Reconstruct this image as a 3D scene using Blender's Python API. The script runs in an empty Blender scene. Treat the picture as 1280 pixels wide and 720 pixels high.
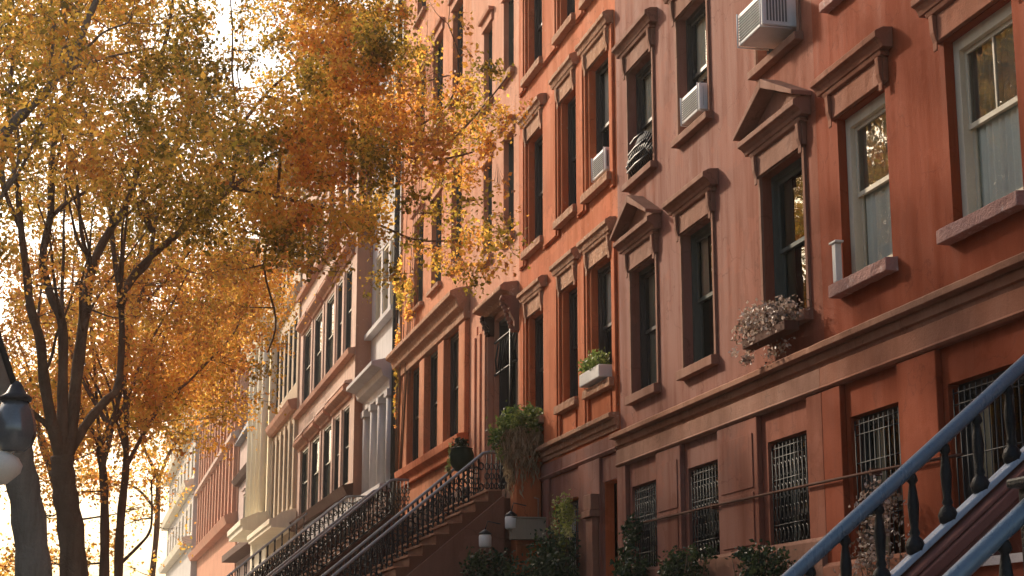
import bpy, bmesh, math, random
import numpy as np
from mathutils import Vector, Matrix, noise as mnoise
random.seed(11)
rng = np.random.default_rng(7)
scene = bpy.context.scene
col = scene.collection
R = math.radians
SLOPE = 0.04                      # the street climbs gently away from the camera


def gz(y):
    return SLOPE * y


# ------------------------------------------------------------------ materials
def nodes_of(name):
    m = bpy.data.materials.new(name)
    m.use_nodes = True
    nt = m.node_tree
    nt.nodes.clear()
    out = nt.nodes.new('ShaderNodeOutputMaterial')
    return m, nt, out


def N(nt, t, **kw):
    n = nt.nodes.new(t)
    for k, v in kw.items():
        if k.startswith('i_'):
            n.inputs[k[2:].replace('_', ' ')].default_value = v
        else:
            setattr(n, k, v)
    return n


def mixc(nt, fac, a, b, mode='MIX'):
    n = nt.nodes.new('ShaderNodeMix')
    n.data_type = 'RGBA'
    n.blend_type = mode
    for i, v in ((0, fac), (6, a), (7, b)):
        if hasattr(v, 'links') or hasattr(v, 'is_linked'):
            nt.links.new(v, n.inputs[i])
        else:
            n.inputs[i].default_value = v if i == 0 else (*v, 1)
    return n.outputs[2]


def noise(nt, vec, scale, detail=4, rough=.55):
    n = N(nt, 'ShaderNodeTexNoise')
    n.inputs['Scale'].default_value = scale
    n.inputs['Detail'].default_value = detail
    n.inputs['Roughness'].default_value = rough
    nt.links.new(vec, n.inputs['Vector'])
    return n.outputs['Fac']


def ramp(nt, fac, a, b, va=0., vb=1.):
    n = N(nt, 'ShaderNodeMapRange')
    n.inputs[1].default_value = a
    n.inputs[2].default_value = b
    n.inputs[3].default_value = va
    n.inputs[4].default_value = vb
    n.clamp = True
    nt.links.new(fac, n.inputs[0])
    return n.outputs[0]


def scaled(nt, vec, s):
    n = N(nt, 'ShaderNodeMapping')
    n.inputs['Scale'].default_value = s
    nt.links.new(vec, n.inputs['Vector'])
    return n.outputs[0]


def surface(name, base, dark=None, light=None, rough=.85, bump=.25, fine=60, streak=.5, spec=.06,
            wear=None, wear_amt=.0, big=.5, bumpdist=.01, blend=None, metallic=0., patches=0.):
    """Weathered surface: broad patches, vertical rain streaks, fine grain and optional worn spots."""
    m, nt, out = nodes_of(name)
    geo = N(nt, 'ShaderNodeNewGeometry')
    pos = geo.outputs['Position']
    dark = dark or tuple(c * .62 for c in base)
    light = light or tuple(min(1, c * 1.28 + .01) for c in base)
    basec = base
    if blend:                     # hazy light gradient along the street, painted as a shift between two colours
        col2, ya, yb = blend
        sx = N(nt, 'ShaderNodeSeparateXYZ')
        nt.links.new(pos, sx.inputs[0])
        jig = noise(nt, pos, .6, 3)
        ad = N(nt, 'ShaderNodeMath', operation='ADD')
        nt.links.new(sx.outputs[1], ad.inputs[0])
        nt.links.new(jig, ad.inputs[1])
        basec = mixc(nt, ramp(nt, ad.outputs[0], ya + .5, yb + .5), base, col2)
    n1 = noise(nt, pos, big, 5, .6)
    c = mixc(nt, ramp(nt, n1, .38, .68, 0, .6), basec, light)
    n2 = noise(nt, scaled(nt, pos, (1.6, 1.6, .16)), 2.2, 6, .65)
    c = mixc(nt, ramp(nt, n2, .46, .72, 0, streak), c, dark)
    n3 = noise(nt, pos, fine, 3, .6)
    c = mixc(nt, ramp(nt, n3, .3, .75, 0, .35), c, tuple(x * .8 for x in base))
    n5 = noise(nt, scaled(nt, pos, (1, 1, .5)), 7, 5, .7)
    c = mixc(nt, ramp(nt, n5, .55, .75, 0, .35), c, light)
    if wear:
        n4 = noise(nt, pos, 9, 6, .7)
        c = mixc(nt, ramp(nt, n4, .62 - wear_amt, .68 - wear_amt, 0, 1), c, wear)
    if patches:                   # repaired and repainted areas with definite edges, fine cracks, narrow rain runs
        p1 = noise(nt, scaled(nt, pos, (1, .8, 1.1)), 1.1, 7, .62)
        c = mixc(nt, ramp(nt, p1, .555, .575, 0, .38 * patches), c, tuple(min(1, x * 1.22 + .022) for x in base))
        p2 = noise(nt, scaled(nt, pos, (1, 1.3, .9)), .8, 8, .6)
        c = mixc(nt, ramp(nt, p2, .60, .615, 0, .3 * patches), c, dark)
        p3 = noise(nt, scaled(nt, pos, (5, 5, .22)), 3.2, 4, .7)
        c = mixc(nt, ramp(nt, p3, .58, .74, 0, .6 * patches), c, tuple(x * .5 for x in base))
        vo = N(nt, 'ShaderNodeTexVoronoi')
        vo.feature = 'DISTANCE_TO_EDGE'
        vo.inputs['Scale'].default_value = .55
        wob = N(nt, 'ShaderNodeVectorMath', operation='ADD')
        ncol = N(nt, 'ShaderNodeTexNoise')
        ncol.inputs['Scale'].default_value = 1.7
        ncol.inputs['Detail'].default_value = 5
        nt.links.new(pos, ncol.inputs['Vector'])
        nt.links.new(pos, wob.inputs[0])
        nt.links.new(ncol.outputs['Color'], wob.inputs[1])
        nt.links.new(wob.outputs[0], vo.inputs['Vector'])
        c = mixc(nt, ramp(nt, vo.outputs['Distance'], .0, .006, .55 * patches, 0), c, tuple(x * .35 for x in base))
    b = N(nt, 'ShaderNodeBsdfPrincipled')
    nt.links.new(c, b.inputs['Base Color'])
    b.inputs['Metallic'].default_value = metallic
    b.inputs['Specular IOR Level'].default_value = spec
    nr = ramp(nt, n2, .3, .7, max(.05, rough - .12), min(1, rough + .1))
    nt.links.new(nr, b.inputs['Roughness'])
    if bump:
        mx = N(nt, 'ShaderNodeMath', operation='ADD')
        nt.links.new(n3, mx.inputs[0])
        nt.links.new(n5, mx.inputs[1])
        bp = N(nt, 'ShaderNodeBump')
        bp.inputs['Strength'].default_value = bump
        bp.inputs['Distance'].default_value = bumpdist
        nt.links.new(mx.outputs[0], bp.inputs['Height'])
        nt.links.new(bp.outputs[0], b.inputs['Normal'])
    nt.links.new(b.outputs[0], out.inputs[0])
    return m


def glass_mat(name, ior):
    m, nt, out = nodes_of(name)
    geo = N(nt, 'ShaderNodeNewGeometry')
    bp = N(nt, 'ShaderNodeBump')
    bp.inputs['Strength'].default_value = .12
    bp.inputs['Distance'].default_value = .02
    nt.links.new(noise(nt, geo.outputs['Position'], 2.2, 1), bp.inputs['Height'])
    fr = N(nt, 'ShaderNodeFresnel')
    fr.inputs['IOR'].default_value = ior
    gl = N(nt, 'ShaderNodeBsdfGlossy')
    gl.inputs['Roughness'].default_value = .015
    nt.links.new(bp.outputs[0], gl.inputs['Normal'])
    tr = N(nt, 'ShaderNodeBsdfTransparent')
    tr.inputs['Color'].default_value = (.96, .97, .96, 1)
    mx = N(nt, 'ShaderNodeMixShader')
    nt.links.new(fr.outputs[0], mx.inputs[0])
    nt.links.new(tr.outputs[0], mx.inputs[1])
    nt.links.new(gl.outputs[0], mx.inputs[2])
    nt.links.new(mx.outputs[0], out.inputs[0])
    return m


def leaf_mat(name, stops, trans=.55):
    m, nt, out = nodes_of(name)
    at = N(nt, 'ShaderNodeAttribute')
    at.attribute_name = 'tint'
    cr = N(nt, 'ShaderNodeValToRGB')
    el = cr.color_ramp.elements
    while len(el) < len(stops):
        el.new(.5)
    for e, (p, c) in zip(el, stops):
        e.position = p
        e.color = (*c, 1)
    nt.links.new(at.outputs['Fac'], cr.inputs[0])
    d = N(nt, 'ShaderNodeBsdfPrincipled')
    d.inputs['Roughness'].default_value = .45
    d.inputs['Specular IOR Level'].default_value = .35
    nt.links.new(cr.outputs[0], d.inputs['Base Color'])
    t = N(nt, 'ShaderNodeBsdfTranslucent')
    nt.links.new(cr.outputs[0], t.inputs['Color'])
    mx = N(nt, 'ShaderNodeMixShader')
    mx.inputs[0].default_value = trans
    nt.links.new(d.outputs[0], mx.inputs[1])
    nt.links.new(t.outputs[0], mx.inputs[2])
    nt.links.new(mx.outputs[0], out.inputs[0])
    return m


M = {}
M['glass'] = glass_mat('window_glass', 2.3)
M['glass_mid'] = glass_mat('plain_glass', 1.5)
M['glass_dull'] = glass_mat('screened_glass', 1.3)
M['red'] = surface('red_stucco', (.235, .046, .015), patches=0.6, light=(.29, .075, .032), streak=.5, bump=.3, big=.35)
M['mauve'] = surface('mauve_stucco', (.245, .075, .04), patches=0.8, streak=.7, bump=.35, big=.4, light=(.28, .11, .07),
                     blend=((.265, .138, .112), 20.4, 22.8))
M['rust'] = surface('orange_brownstone', (.48, .125, .042), patches=1.0, streak=.75, bump=.6, big=.7, light=(.55, .20, .09),
                    wear=(.5, .3, .2), wear_amt=-.03)
M['peach'] = surface('peach_brownstone', (.54, .23, .13), patches=0.9, streak=.4, bump=.4, big=.6, light=(.6, .34, .24))
M['terra'] = surface('terracotta_brownstone', (.52, .19, .085), patches=1.0, streak=.5, bump=.5, big=.6, light=(.58, .27, .15))
M['white_stone'] = surface('grey_white_stone', (.5, .48, .48), streak=.35, bump=.2)
M['pink_stone'] = surface('pink_beige_stone', (.52, .37, .30), patches=0.8, streak=.5, bump=.4)
M['pink_side'] = surface('worn_red_render', (.40, .20, .13), streak=.7, bump=.6, wear=(.52, .36, .27), wear_amt=-.01)
M['beige'] = surface('beige_stone', (.50, .40, .29), streak=.5, bump=.4)
M['cream'] = surface('cream_stone', (.80, .72, .56), streak=.3, bump=.3)
M['dusty'] = surface('dusty_pink_render', (.50, .36, .31), streak=.4)
M['orange'] = surface('orange_brick_render', (.55, .25, .15), streak=.5, bump=.4)
M['greywhite'] = surface('pale_grey_render', (.50, .46, .43), streak=.3)
M['red_trim'] = surface('red_trim_stone', (.24, .085, .045), patches=0.8, streak=.4, bump=.5, fine=40, light=(.33, .16, .105))
M['mauve_trim'] = surface('mauve_trim_stone', (.24, .115, .075), patches=0.8, streak=.4, bump=.5, fine=40, light=(.33, .18, .13))
M['belt'] = surface('belt_stone', (.27, .12, .07), patches=0.9, streak=.4, bump=.6, fine=40, light=(.38, .21, .14))
M['dark_trim'] = surface('dark_brown_trim', (.10, .045, .03), streak=.4, bump=.5)
M['worn_sill'] = surface('chipped_sill_stone', (.40, .22, .18), streak=.3, bump=.9, fine=30, wear=(.52, .38, .32), wear_amt=.04, bumpdist=.02)
M['worn_trim'] = surface('crumbling_trim_stone', (.42, .22, .13), streak=.5, bump=1, fine=22, wear=(.55, .38, .27), wear_amt=.05, bumpdist=.03)
M['iron'] = surface('black_iron', (.012, .011, .012), rough=.5, spec=.4, bump=.2, streak=.4, light=(.03, .03, .032))
M['iron_worn'] = surface('worn_black_iron', (.008, .008, .008), rough=.45, spec=.15, bump=.5, light=(.035, .035, .035), wear=(.22, .23, .22), wear_amt=-.05)
M['blue_rail'] = surface('blue_painted_rail', (.075, .115, .155), rough=.32, spec=.6, bump=.3, streak=.3, light=(.12, .16, .2), wear=(.03, .05, .07), wear_amt=-.02)
M['blue_sky_lit'] = surface('sky_lit_lower_rail', (.26, .32, .40), rough=.3, spec=.6, bump=.3, streak=.3, light=(.4, .45, .5), wear=(.6, .62, .64), wear_amt=.0)  # sky reflection on the bottom rail painted in as a paler blue
M['rail_light'] = surface('rail_top_sheen', (.27, .28, .28), rough=.3, spec=.6, bump=.2, streak=.3, light=(.42, .42, .42), dark=(.1, .1, .1))  # silvery reflection on dark handrails painted in as a light grey base
M['wood_dark'] = surface('dark_window_paint', (.028, .027, .026), rough=.4, spec=.5, bump=.2, light=(.06, .055, .05))
M['wood_green'] = surface('grey_green_window_paint', (.09, .10, .085), rough=.5, bump=.2)
M['wood_cream'] = surface('stone_grey_window_paint', (.60, .52, .38), rough=.5, bump=.2, light=(.7, .63, .5), dark=(.36, .3, .2))
M['curtain'] = surface('sheer_curtain', (.80, .80, .68), rough=.9, bump=0, streak=.4, dark=(.45, .43, .36))
M['curtain_dark'] = surface('grey_green_curtain', (.42, .44, .37), rough=.9, bump=0, streak=.5)
M['curtain_tan'] = surface('tan_curtain', (.5, .42, .28), rough=.9, bump=0)
M['shade'] = surface('pale_blue_shade', (.42, .47, .45), rough=.9, bump=0, streak=.1)
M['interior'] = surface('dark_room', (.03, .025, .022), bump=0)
M['white_plastic'] = surface('white_plastic', (.78, .78, .76), rough=.45, bump=.05, streak=.35, dark=(.5, .5, .48), light=(.82, .82, .8))
M['grille_grey'] = surface('grille_grey', (.16, .16, .16), rough=.6, bump=0)
M['step_stone'] = surface('brown_step_stone', (.19, .085, .05), streak=.3, bump=.8, light=(.26, .15, .1))
M['nosing'] = surface('worn_step_nosing', (.5, .42, .38), streak=.3, bump=.6)
M['red_step'] = surface('red_step_stone', (.24, .06, .03), streak=.3, bump=.5)
M['string_stone'] = surface('brown_string_stone', (.16, .065, .05), streak=.2, bump=.4, light=(.24, .11, .09))
M['bark'] = surface('tree_bark', (.19, .12, .075), streak=.9, bump=1, fine=28, dark=(.085, .05, .03), light=(.32, .22, .15), big=2, bumpdist=.03)
M['bark_grey'] = surface('grey_tree_bark', (.28, .235, .18), streak=.8, bump=1, fine=25, dark=(.06, .045, .035), light=(.3, .26, .2), big=2, bumpdist=.03)
M['planter_white'] = surface('white_planter', (.66, .63, .58), streak=.4, bump=.3)
M['planter_dark'] = surface('dark_green_pot', (.02, .035, .022), rough=.35, bump=.2)
M['soil'] = surface('soil', (.05, .03, .02))
M['dry'] = surface('dried_grass', (.72, .55, .36), streak=.4, bump=0)
M['asphalt'] = surface('asphalt', (.05, .05, .052), streak=0, bump=.6, fine=90)
M['concrete'] = surface('pavement_concrete', (.30, .28, .26), streak=0, bump=.4)
M['earth'] = surface('earth', (.16, .13, .09), streak=0)
M['globe'] = surface('frosted_lamp_glass', (.07, .075, .075), rough=.12, spec=.9, bump=0, streak=.3, light=(.16,.16,.16), dark=(.02, .02, .02))
M['bowl'] = surface('cream_enamel', (.75, .68, .55), rough=.35, bump=0, streak=.2)
M['box_grey'] = surface('beige_utility_box', (.33, .28, .21), rough=.6, bump=.1)
M['lantern_white'] = surface('white_lantern_glass', (.8, .78, .72), rough=.4, bump=0, streak=.3)
M['roof_slate'] = surface('pale_roof_slate', (.3, .3, .31), streak=.6)
M['pipe'] = surface('drainpipe_paint', (.05, .055, .05), rough=.5)

AUT = [(0, (.22, .17, .03)), (.18, (.52, .38, .05)), (.36, (.90, .58, .11)), (.56, (.94, .52, .10)), (.74, (.88, .38, .08)),
       (.88, (.66, .27, .09)), (1, (.36, .15, .06))]
M['leaf'] = leaf_mat('autumn_leaves', AUT, .72)
M['evergreen'] = leaf_mat('evergreen_leaves', [(0, (.012, .028, .012)), (.6, (.03, .055, .02)), (1, (.08, .11, .035))], .2)
M['green'] = leaf_mat('fresh_green_leaves', [(0, (.06, .10, .02)), (.5, (.16, .22, .05)), (1, (.32, .36, .10))], .4)
M['palegreen'] = leaf_mat('yellow_green_leaves', [(0, (.12, .15, .03)), (.5, (.3, .33, .08)), (1, (.5, .48, .2))], .4)
M['blossom'] = leaf_mat('faded_blossom', [(0, (.10, .07, .04)), (.5, (.3, .2, .15)), (1, (.62, .5, .42))], .3)
M['straw'] = leaf_mat('straw_leaves', [(0, (.3, .2, .1)), (.5, (.52, .38, .22)), (1, (.68, .55, .36))], .4)


# ------------------------------------------------------------------ geometry
def worldloc(o):
    p = Vector(o.location)
    while o.parent:
        o = o.parent
        p += Vector(o.location)
    return p


def crumble(bm, amp=.016, length=.11):
    """Chip and round a stone moulding with real displacement."""
    for _ in range(7):
        long_e = [e for e in bm.edges if e.calc_length() > length]
        if not long_e or len(bm.verts) > 9000:
            break
        bmesh.ops.subdivide_edges(bm, edges=long_e, cuts=1, use_grid_fill=True)
    bmesh.ops.triangulate(bm, faces=[f for f in bm.faces if len(f.verts) > 4])
    bm.normal_update()
    for v in bm.verts:
        p = v.co
        n = mnoise.noise(p * 6.5) + .6 * mnoise.noise(p * 17)
        chip = max(0., mnoise.noise(p * 4.3 + Vector((5, 2, 9))) - .25)
        v.co = p + v.normal * (n * amp * .6 - chip * amp * 2.6)


class MB:
    def __init__(s):
        s.v = []
        s.f = []
        s.smooth = []

    def add(s, vs, fs, sm=False):
        b = len(s.v)
        s.v += [tuple(v) for v in vs]
        s.f += [tuple(i + b for i in f) for f in fs]
        s.smooth += [sm] * len(fs)

    def box(s, x0, x1, y0, y1, z0, z1):
        s.add([(x0, y0, z0), (x1, y0, z0), (x1, y1, z0), (x0, y1, z0), (x0, y0, z1), (x1, y0, z1), (x1, y1, z1), (x0, y1, z1)],
              [(0, 3, 2, 1), (4, 5, 6, 7), (0, 1, 5, 4), (1, 2, 6, 5), (2, 3, 7, 6), (3, 0, 4, 7)])
        return s

    def prism(s, prof, y0, y1, axis='y'):
        n = len(prof)
        if axis == 'y':
            vs = [(a, y0, b) for a, b in prof] + [(a, y1, b) for a, b in prof]
        elif axis == 'x':
            vs = [(y0, a, b) for a, b in prof] + [(y1, a, b) for a, b in prof]
        else:
            vs = [(a, b, y0) for a, b in prof] + [(a, b, y1) for a, b in prof]
        fs = [tuple(range(n)), tuple(range(2 * n - 1, n - 1, -1))] + [(i, i + n, (i + 1) % n + n, (i + 1) % n) for i in range(n)]
        s.add(vs, fs)
        return s

    def tube(s, pts, radii, seg=6, cap=True):
        pts = [Vector(p) for p in pts]
        if not hasattr(radii, '__len__'):
            radii = [radii] * len(pts)
        vs = []
        fs = []
        up = Vector((0, 0, 1))
        prev = None
        for i, p in enumerate(pts):
            d = (pts[min(i + 1, len(pts) - 1)] - pts[max(i - 1, 0)]).normalized()
            a = (prev - d * prev.dot(d)) if prev is not None else d.cross(up if abs(d.z) < .95 else Vector((1, 0, 0)))
            if a.length < 1e-6:
                a = d.cross(Vector((1, 0, 0)))
            a.normalize()
            prev = a
            b = d.cross(a)
            for k in range(seg):
                t = 2 * math.pi * k / seg
                vs.append(p + (a * math.cos(t) + b * math.sin(t)) * radii[i])
        for i in range(len(pts) - 1):
            for k in range(seg):
                k2 = (k + 1) % seg
                fs.append((i * seg + k, i * seg + k2, (i + 1) * seg + k2, (i + 1) * seg + k))
        if cap:
            fs.append(tuple(range(seg - 1, -1, -1)))
            fs.append(tuple((len(pts) - 1) * seg + k for k in range(seg)))
        s.add(vs, fs, True)
        return s

    def lathe(s, c, prof, seg=16, flute=0):
        vs = []
        fs = []
        for r, z in prof:
            for k in range(seg):
                t = 2 * math.pi * k / seg
                rr = r * (1 + (flute if k % 2 else 0))
                vs.append((c[0] + rr * math.cos(t), c[1] + rr * math.sin(t), c[2] + z))
        n = len(prof)
        for i in range(n - 1):
            for k in range(seg):
                k2 = (k + 1) % seg
                fs.append((i * seg + k, i * seg + k2, (i + 1) * seg + k2, (i + 1) * seg + k))
        fs.append(tuple(range(seg - 1, -1, -1)))
        fs.append(tuple((n - 1) * seg + k for k in range(seg)))
        s.add(vs, fs, True)
        return s

    def mesh(s, name, mat, off=(0, 0, 0), recalc=True):
        me = bpy.data.meshes.new(name)
        me.from_pydata([(v[0] - off[0], v[1] - off[1], v[2] - off[2]) for v in s.v], [], s.f)
        me.polygons.foreach_set('use_smooth', s.smooth)
        if recalc:
            bm = bmesh.new()
            bm.from_mesh(me)
            bmesh.ops.recalc_face_normals(bm, faces=bm.faces)
            if mat in (M.get('worn_trim'), M.get('worn_sill')):
                crumble(bm)
            elif mat in (M.get('mauve_trim'), M.get('red_trim'), M.get('belt')):
                crumble(bm, .006, .16)
            bm.to_mesh(me)
            bm.free()
        me.materials.append(mat)
        return me

    def build(s, name, mat, parent=None, bevel=0):
        """One mesh object; vertices are given in world coordinates."""
        off = worldloc(parent) if parent else Vector(min(s.v, key=lambda v: v[2]))
        me = s.mesh(name, M[mat] if isinstance(mat, str) else mat, off)
        o = bpy.data.objects.new(name, me)
        col.objects.link(o)
        if parent:
            o.parent = parent
        else:
            o.location = off
        if bevel:
            bv(o, bevel)
        return o


def bv(o, w, seg=2):
    b = o.modifiers.new('bevel', 'BEVEL')
    b.width = w
    b.segments = seg
    b.limit_method = 'ANGLE'
    b.angle_limit = R(35)


def tag(o, label=None, cat=None, group=None, kind=None):
    if label:
        o['label'] = label
    if cat:
        o['category'] = cat
    if group:
        o['group'] = group
    if kind:
        o['kind'] = kind
    return o


def empty(name, loc, label, cat, group=None):
    o = bpy.data.objects.new(name, None)
    o.location = loc
    o.empty_display_size = .2
    col.objects.link(o)
    tag(o, label, cat, group)
    return o


def inst(name, me, parent, loc):
    o = bpy.data.objects.new(name, me)
    col.objects.link(o)
    o.parent = parent
    o.location = loc
    return o


def leaf_mesh(name, centers, sizes, tints, mat, flat=0., aspect=.62, off=(0, 0, 0), down=0.):
    """Many small folded leaf blades, each its own four-point face pair."""
    n = len(centers)
    C = np.asarray(centers, dtype=float) - np.asarray(off)
    S = np.asarray(sizes, dtype=float)[:, None]
    a = rng.normal(size=(n, 3))
    a[:, 2] = a[:, 2] * (1 - flat) - down
    a /= np.linalg.norm(a, axis=1)[:, None]
    b = rng.normal(size=(n, 3))
    b -= a * (a * b).sum(1)[:, None]
    b /= np.linalg.norm(b, axis=1)[:, None]
    c = np.cross(a, b)
    V = np.empty((n, 4, 3))
    V[:, 0] = C - a * S * .5
    V[:, 1] = C + b * S * .5 * aspect + c * S * .12
    V[:, 2] = C + a * S * .5
    V[:, 3] = C - b * S * .5 * aspect + c * S * .12
    me = bpy.data.meshes.new(name)
    me.vertices.add(n * 4)
    me.vertices.foreach_set('co', V.reshape(-1))
    idx = np.arange(n)[:, None] * 4
    tri = np.concatenate([idx + np.array([[0, 1, 2]]), idx + np.array([[0, 2, 3]])], axis=1).reshape(-1)
    me.loops.add(n * 6)
    me.loops.foreach_set('vertex_index', tri)
    me.polygons.add(n * 2)
    me.polygons.foreach_set('loop_start', np.arange(n * 2) * 3)
    me.polygons.foreach_set('loop_total', np.full(n * 2, 3))
    at = me.attributes.new('tint', 'FLOAT', 'POINT')
    at.data.foreach_set('value', np.repeat(np.clip(np.asarray(tints, dtype=float), 0, 1), 4))
    me.update(calc_edges=True)
    me.materials.append(M[mat])
    return me


def bezier(p0, p1, p2, n):
    return [p0 * (1 - t) ** 2 + p1 * 2 * t * (1 - t) + p2 * t * t for t in (i / (n - 1) for i in range(n))]


# ------------------------------------------------------------------ windows
_cache = {}


def cached(key, fn):
    if key not in _cache:
        _cache[key] = fn()
    return _cache[key]


def m_frame(w, h, mat, border, deep, rail, mull):
    b = MB()
    x0, x1 = deep, deep + .15
    hw = w / 2
    b.box(x0, x1, -hw, -hw + border, 0, h)
    b.box(x0, x1, hw - border, hw, 0, h)
    b.box(x0, x1, -hw + border, hw - border, h - border * 1.1, h)
    b.box(x0, x1, -hw + border, hw - border, 0, border * .9)
    # sashes: the upper one stands in front of the lower one
    s = .045
    iw = hw - border
    zr = h * rail
    for xa, za, zb in ((x0 + .06, zr - .03, h - border * 1.1), (x0 + .1, border * .9, zr + .03)):
        b.box(xa, xa + .035, -iw, -iw + s, za, zb)
        b.box(xa, xa + .035, iw - s, iw, za, zb)
        b.box(xa, xa + .035, -iw + s, iw - s, zb - .05, zb)
        b.box(xa, xa + .035, -iw + s, iw - s, za, za + .055)
    if mull:
        b.box(x0 + .065, x0 + .09, -.014, .014, zr, h - border)
    return b.mesh('window_frame', M[mat])


def m_pane(w, h, border, deep, rail, dull=0):
    b = MB()
    iw = w / 2 - border - .02
    zr = h * rail
    b.add([(deep + .08, -iw, zr), (deep + .08, iw, zr), (deep + .08, iw, h - border), (deep + .08, -iw, h - border)], [(3, 2, 1, 0)])
    b.add([(deep + .12, -iw, border), (deep + .12, iw, border), (deep + .12, iw, zr), (deep + .12, -iw, zr)], [(3, 2, 1, 0)])
    me = b.mesh('pane', M[{2: 'glass_dull', 3: 'glass_mid'}.get(dull, 'glass')], recalc=False)
    me.materials.append(M['glass_dull'])
    if dull in (1, 2):
        me.polygons[1].material_index = 1
    return me


def m_curtain(w, h, x, cover, mat, drop):
    b = MB()
    hw = w / 2
    rnd = random.Random(int(w * 100 + h * 10 + cover * 100))
    spans = [(-hw, hw)] if cover >= .99 else [(-hw, -hw + w * cover / 2), (hw - w * cover / 2, hw)]
    for ya, yb in spans:
        n = max(6, int((yb - ya) / .035))
        vs = []
        for i in range(n + 1):
            y = ya + (yb - ya) * i / n
            dx = .03 * math.sin(i * 1.9 + rnd.random() * 1.2)
            vs.append((x + dx, y, h * (1 - drop)))
            vs.append((x + dx * .6, y, h))
        b.add(vs, [(2 * i, 2 * i + 2, 2 * i + 3, 2 * i + 1) for i in range(n)], True)
    return b.mesh('curtain', M[mat])


def m_sill(w, proj, th, over, mat):
    b = MB()
    hw = w / 2 + over
    b.prism([(-proj, -th), (.2, -th), (.2, .012), (-proj, -.02)], -hw, hw)
    return b.mesh('sill', M[mat])


def m_hood(w, kind, mat, h, proj):
    b = MB()
    hw = w / 2
    if kind == 'lintel':
        b.prism([(-.05, h), (.0, h), (.0, h + .22), (-.05, h + .22)], -hw - .1, hw + .1)
        b.prism([(-.12, h + .22), (0, h + .22), (0, h + .3), (-.14, h + .3)], -hw - .16, hw + .16)
        return b.mesh('lintel', M[mat])
    # frieze board, moulded cornice, end consoles
    b.prism([(-.06, h + .01), (0, h + .01), (0, h + .3), (-.06, h + .3)], -hw - .12, hw + .12)
    b.prism([(-.06, h + .3), (-.10, h + .31), (-.12, h + .36), (0, h + .36), (0, h + .3)], -hw - .16, hw + .16)
    pj = proj
    b.prism([(0, h + .362), (-.13, h + .362), (-.15, h + .41), (-pj * .8, h + .45), (-pj, h + .47), (-pj, h + .545),
             (-pj * .55, h + .60), (0, h + .61)], -hw - .27, hw + .27)
    for sy in (-1, 1):
        y = sy * (hw + .05)
        b.prism([(-.062, h - .1), (-.08, h - .09), (-.078, h), (-.105, h + .1), (-.115, h + .3), (-.062, h + .3)], y - .045, y + .045)
    if kind == 'pediment':
        W = hw + .3
        top = h + .61
        rise = .42
        # recessed tympanum and two raking cornices
        b.add([(-.07, -W + .06, top), (-.07, W - .06, top), (-.07, 0, top + rise - .05), (0, -W + .06, top), (0, W - .06, top), (0, 0, top + rise - .05)],
              [(0, 1, 2), (3, 5, 4), (0, 2, 5, 3), (1, 4, 5, 2), (0, 3, 4, 1)])
        for sy in (-1, 1):
            a = Vector((0, sy * (W + .02), top - .02))
            c = Vector((0, 0, top + rise))
            t = .11
            pa = [(0, a.y, a.z), (0, 0, c.z - .02), (0, 0, c.z + t), (0, a.y, a.z + t * .55)]
            q = [(-pj - .04, p[1], p[2]) for p in pa]
            b.add([*pa, *q], [(0, 1, 2, 3), (7, 6, 5, 4), (0, 4, 5, 1), (1, 5, 6, 2), (2, 6, 7, 3), (3, 7, 4, 0)])
    return b.mesh('hood' if kind == 'hood' else 'pediment', M[mat])


def m_surround(w, h, t, mat):
    b = MB()
    hw = w / 2
    b.box(-.035, 0, -hw - t, -hw, 0, h)
    b.box(-.035, 0, hw, hw + t, 0, h)
    b.add([(-.03, -hw - t * .5, h - .01), (-.03, hw + t * .5, h - .01), (-.03, hw + t * .5, h + .03), (-.03, -hw - t * .5, h + .03)], [(0, 1, 2, 3)])
    return b.mesh('surround', M[mat])


def m_guard(w, h, x, scroll):
    b = MB()
    hw = w / 2 - .02
    n = max(4, int(w / .12))
    for i in range(n + 1):
        y = -hw + 2 * hw * i / n
        b.tube([(x, y, .02), (x, y, h - .05)], .009, 4)
    for z in (.06, h * .36, h * .7, h - .1, h - .22):
        b.tube([(x, -hw, z), (x, hw, z)], .009, 4)
    if scroll:
        for i in range(n):
            y = -hw + 2 * hw * (i + .5) / n
            for z in np.arange(.2, h - .3, .28):
                r = hw / n * .8
                b.tube([(x - .005, y + r * math.cos(t), z + r * 1.8 * math.sin(t)) for t in np.linspace(0, 5.5, 8)], .006, 3)
    return b.mesh('window_guard', M['iron'])


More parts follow.
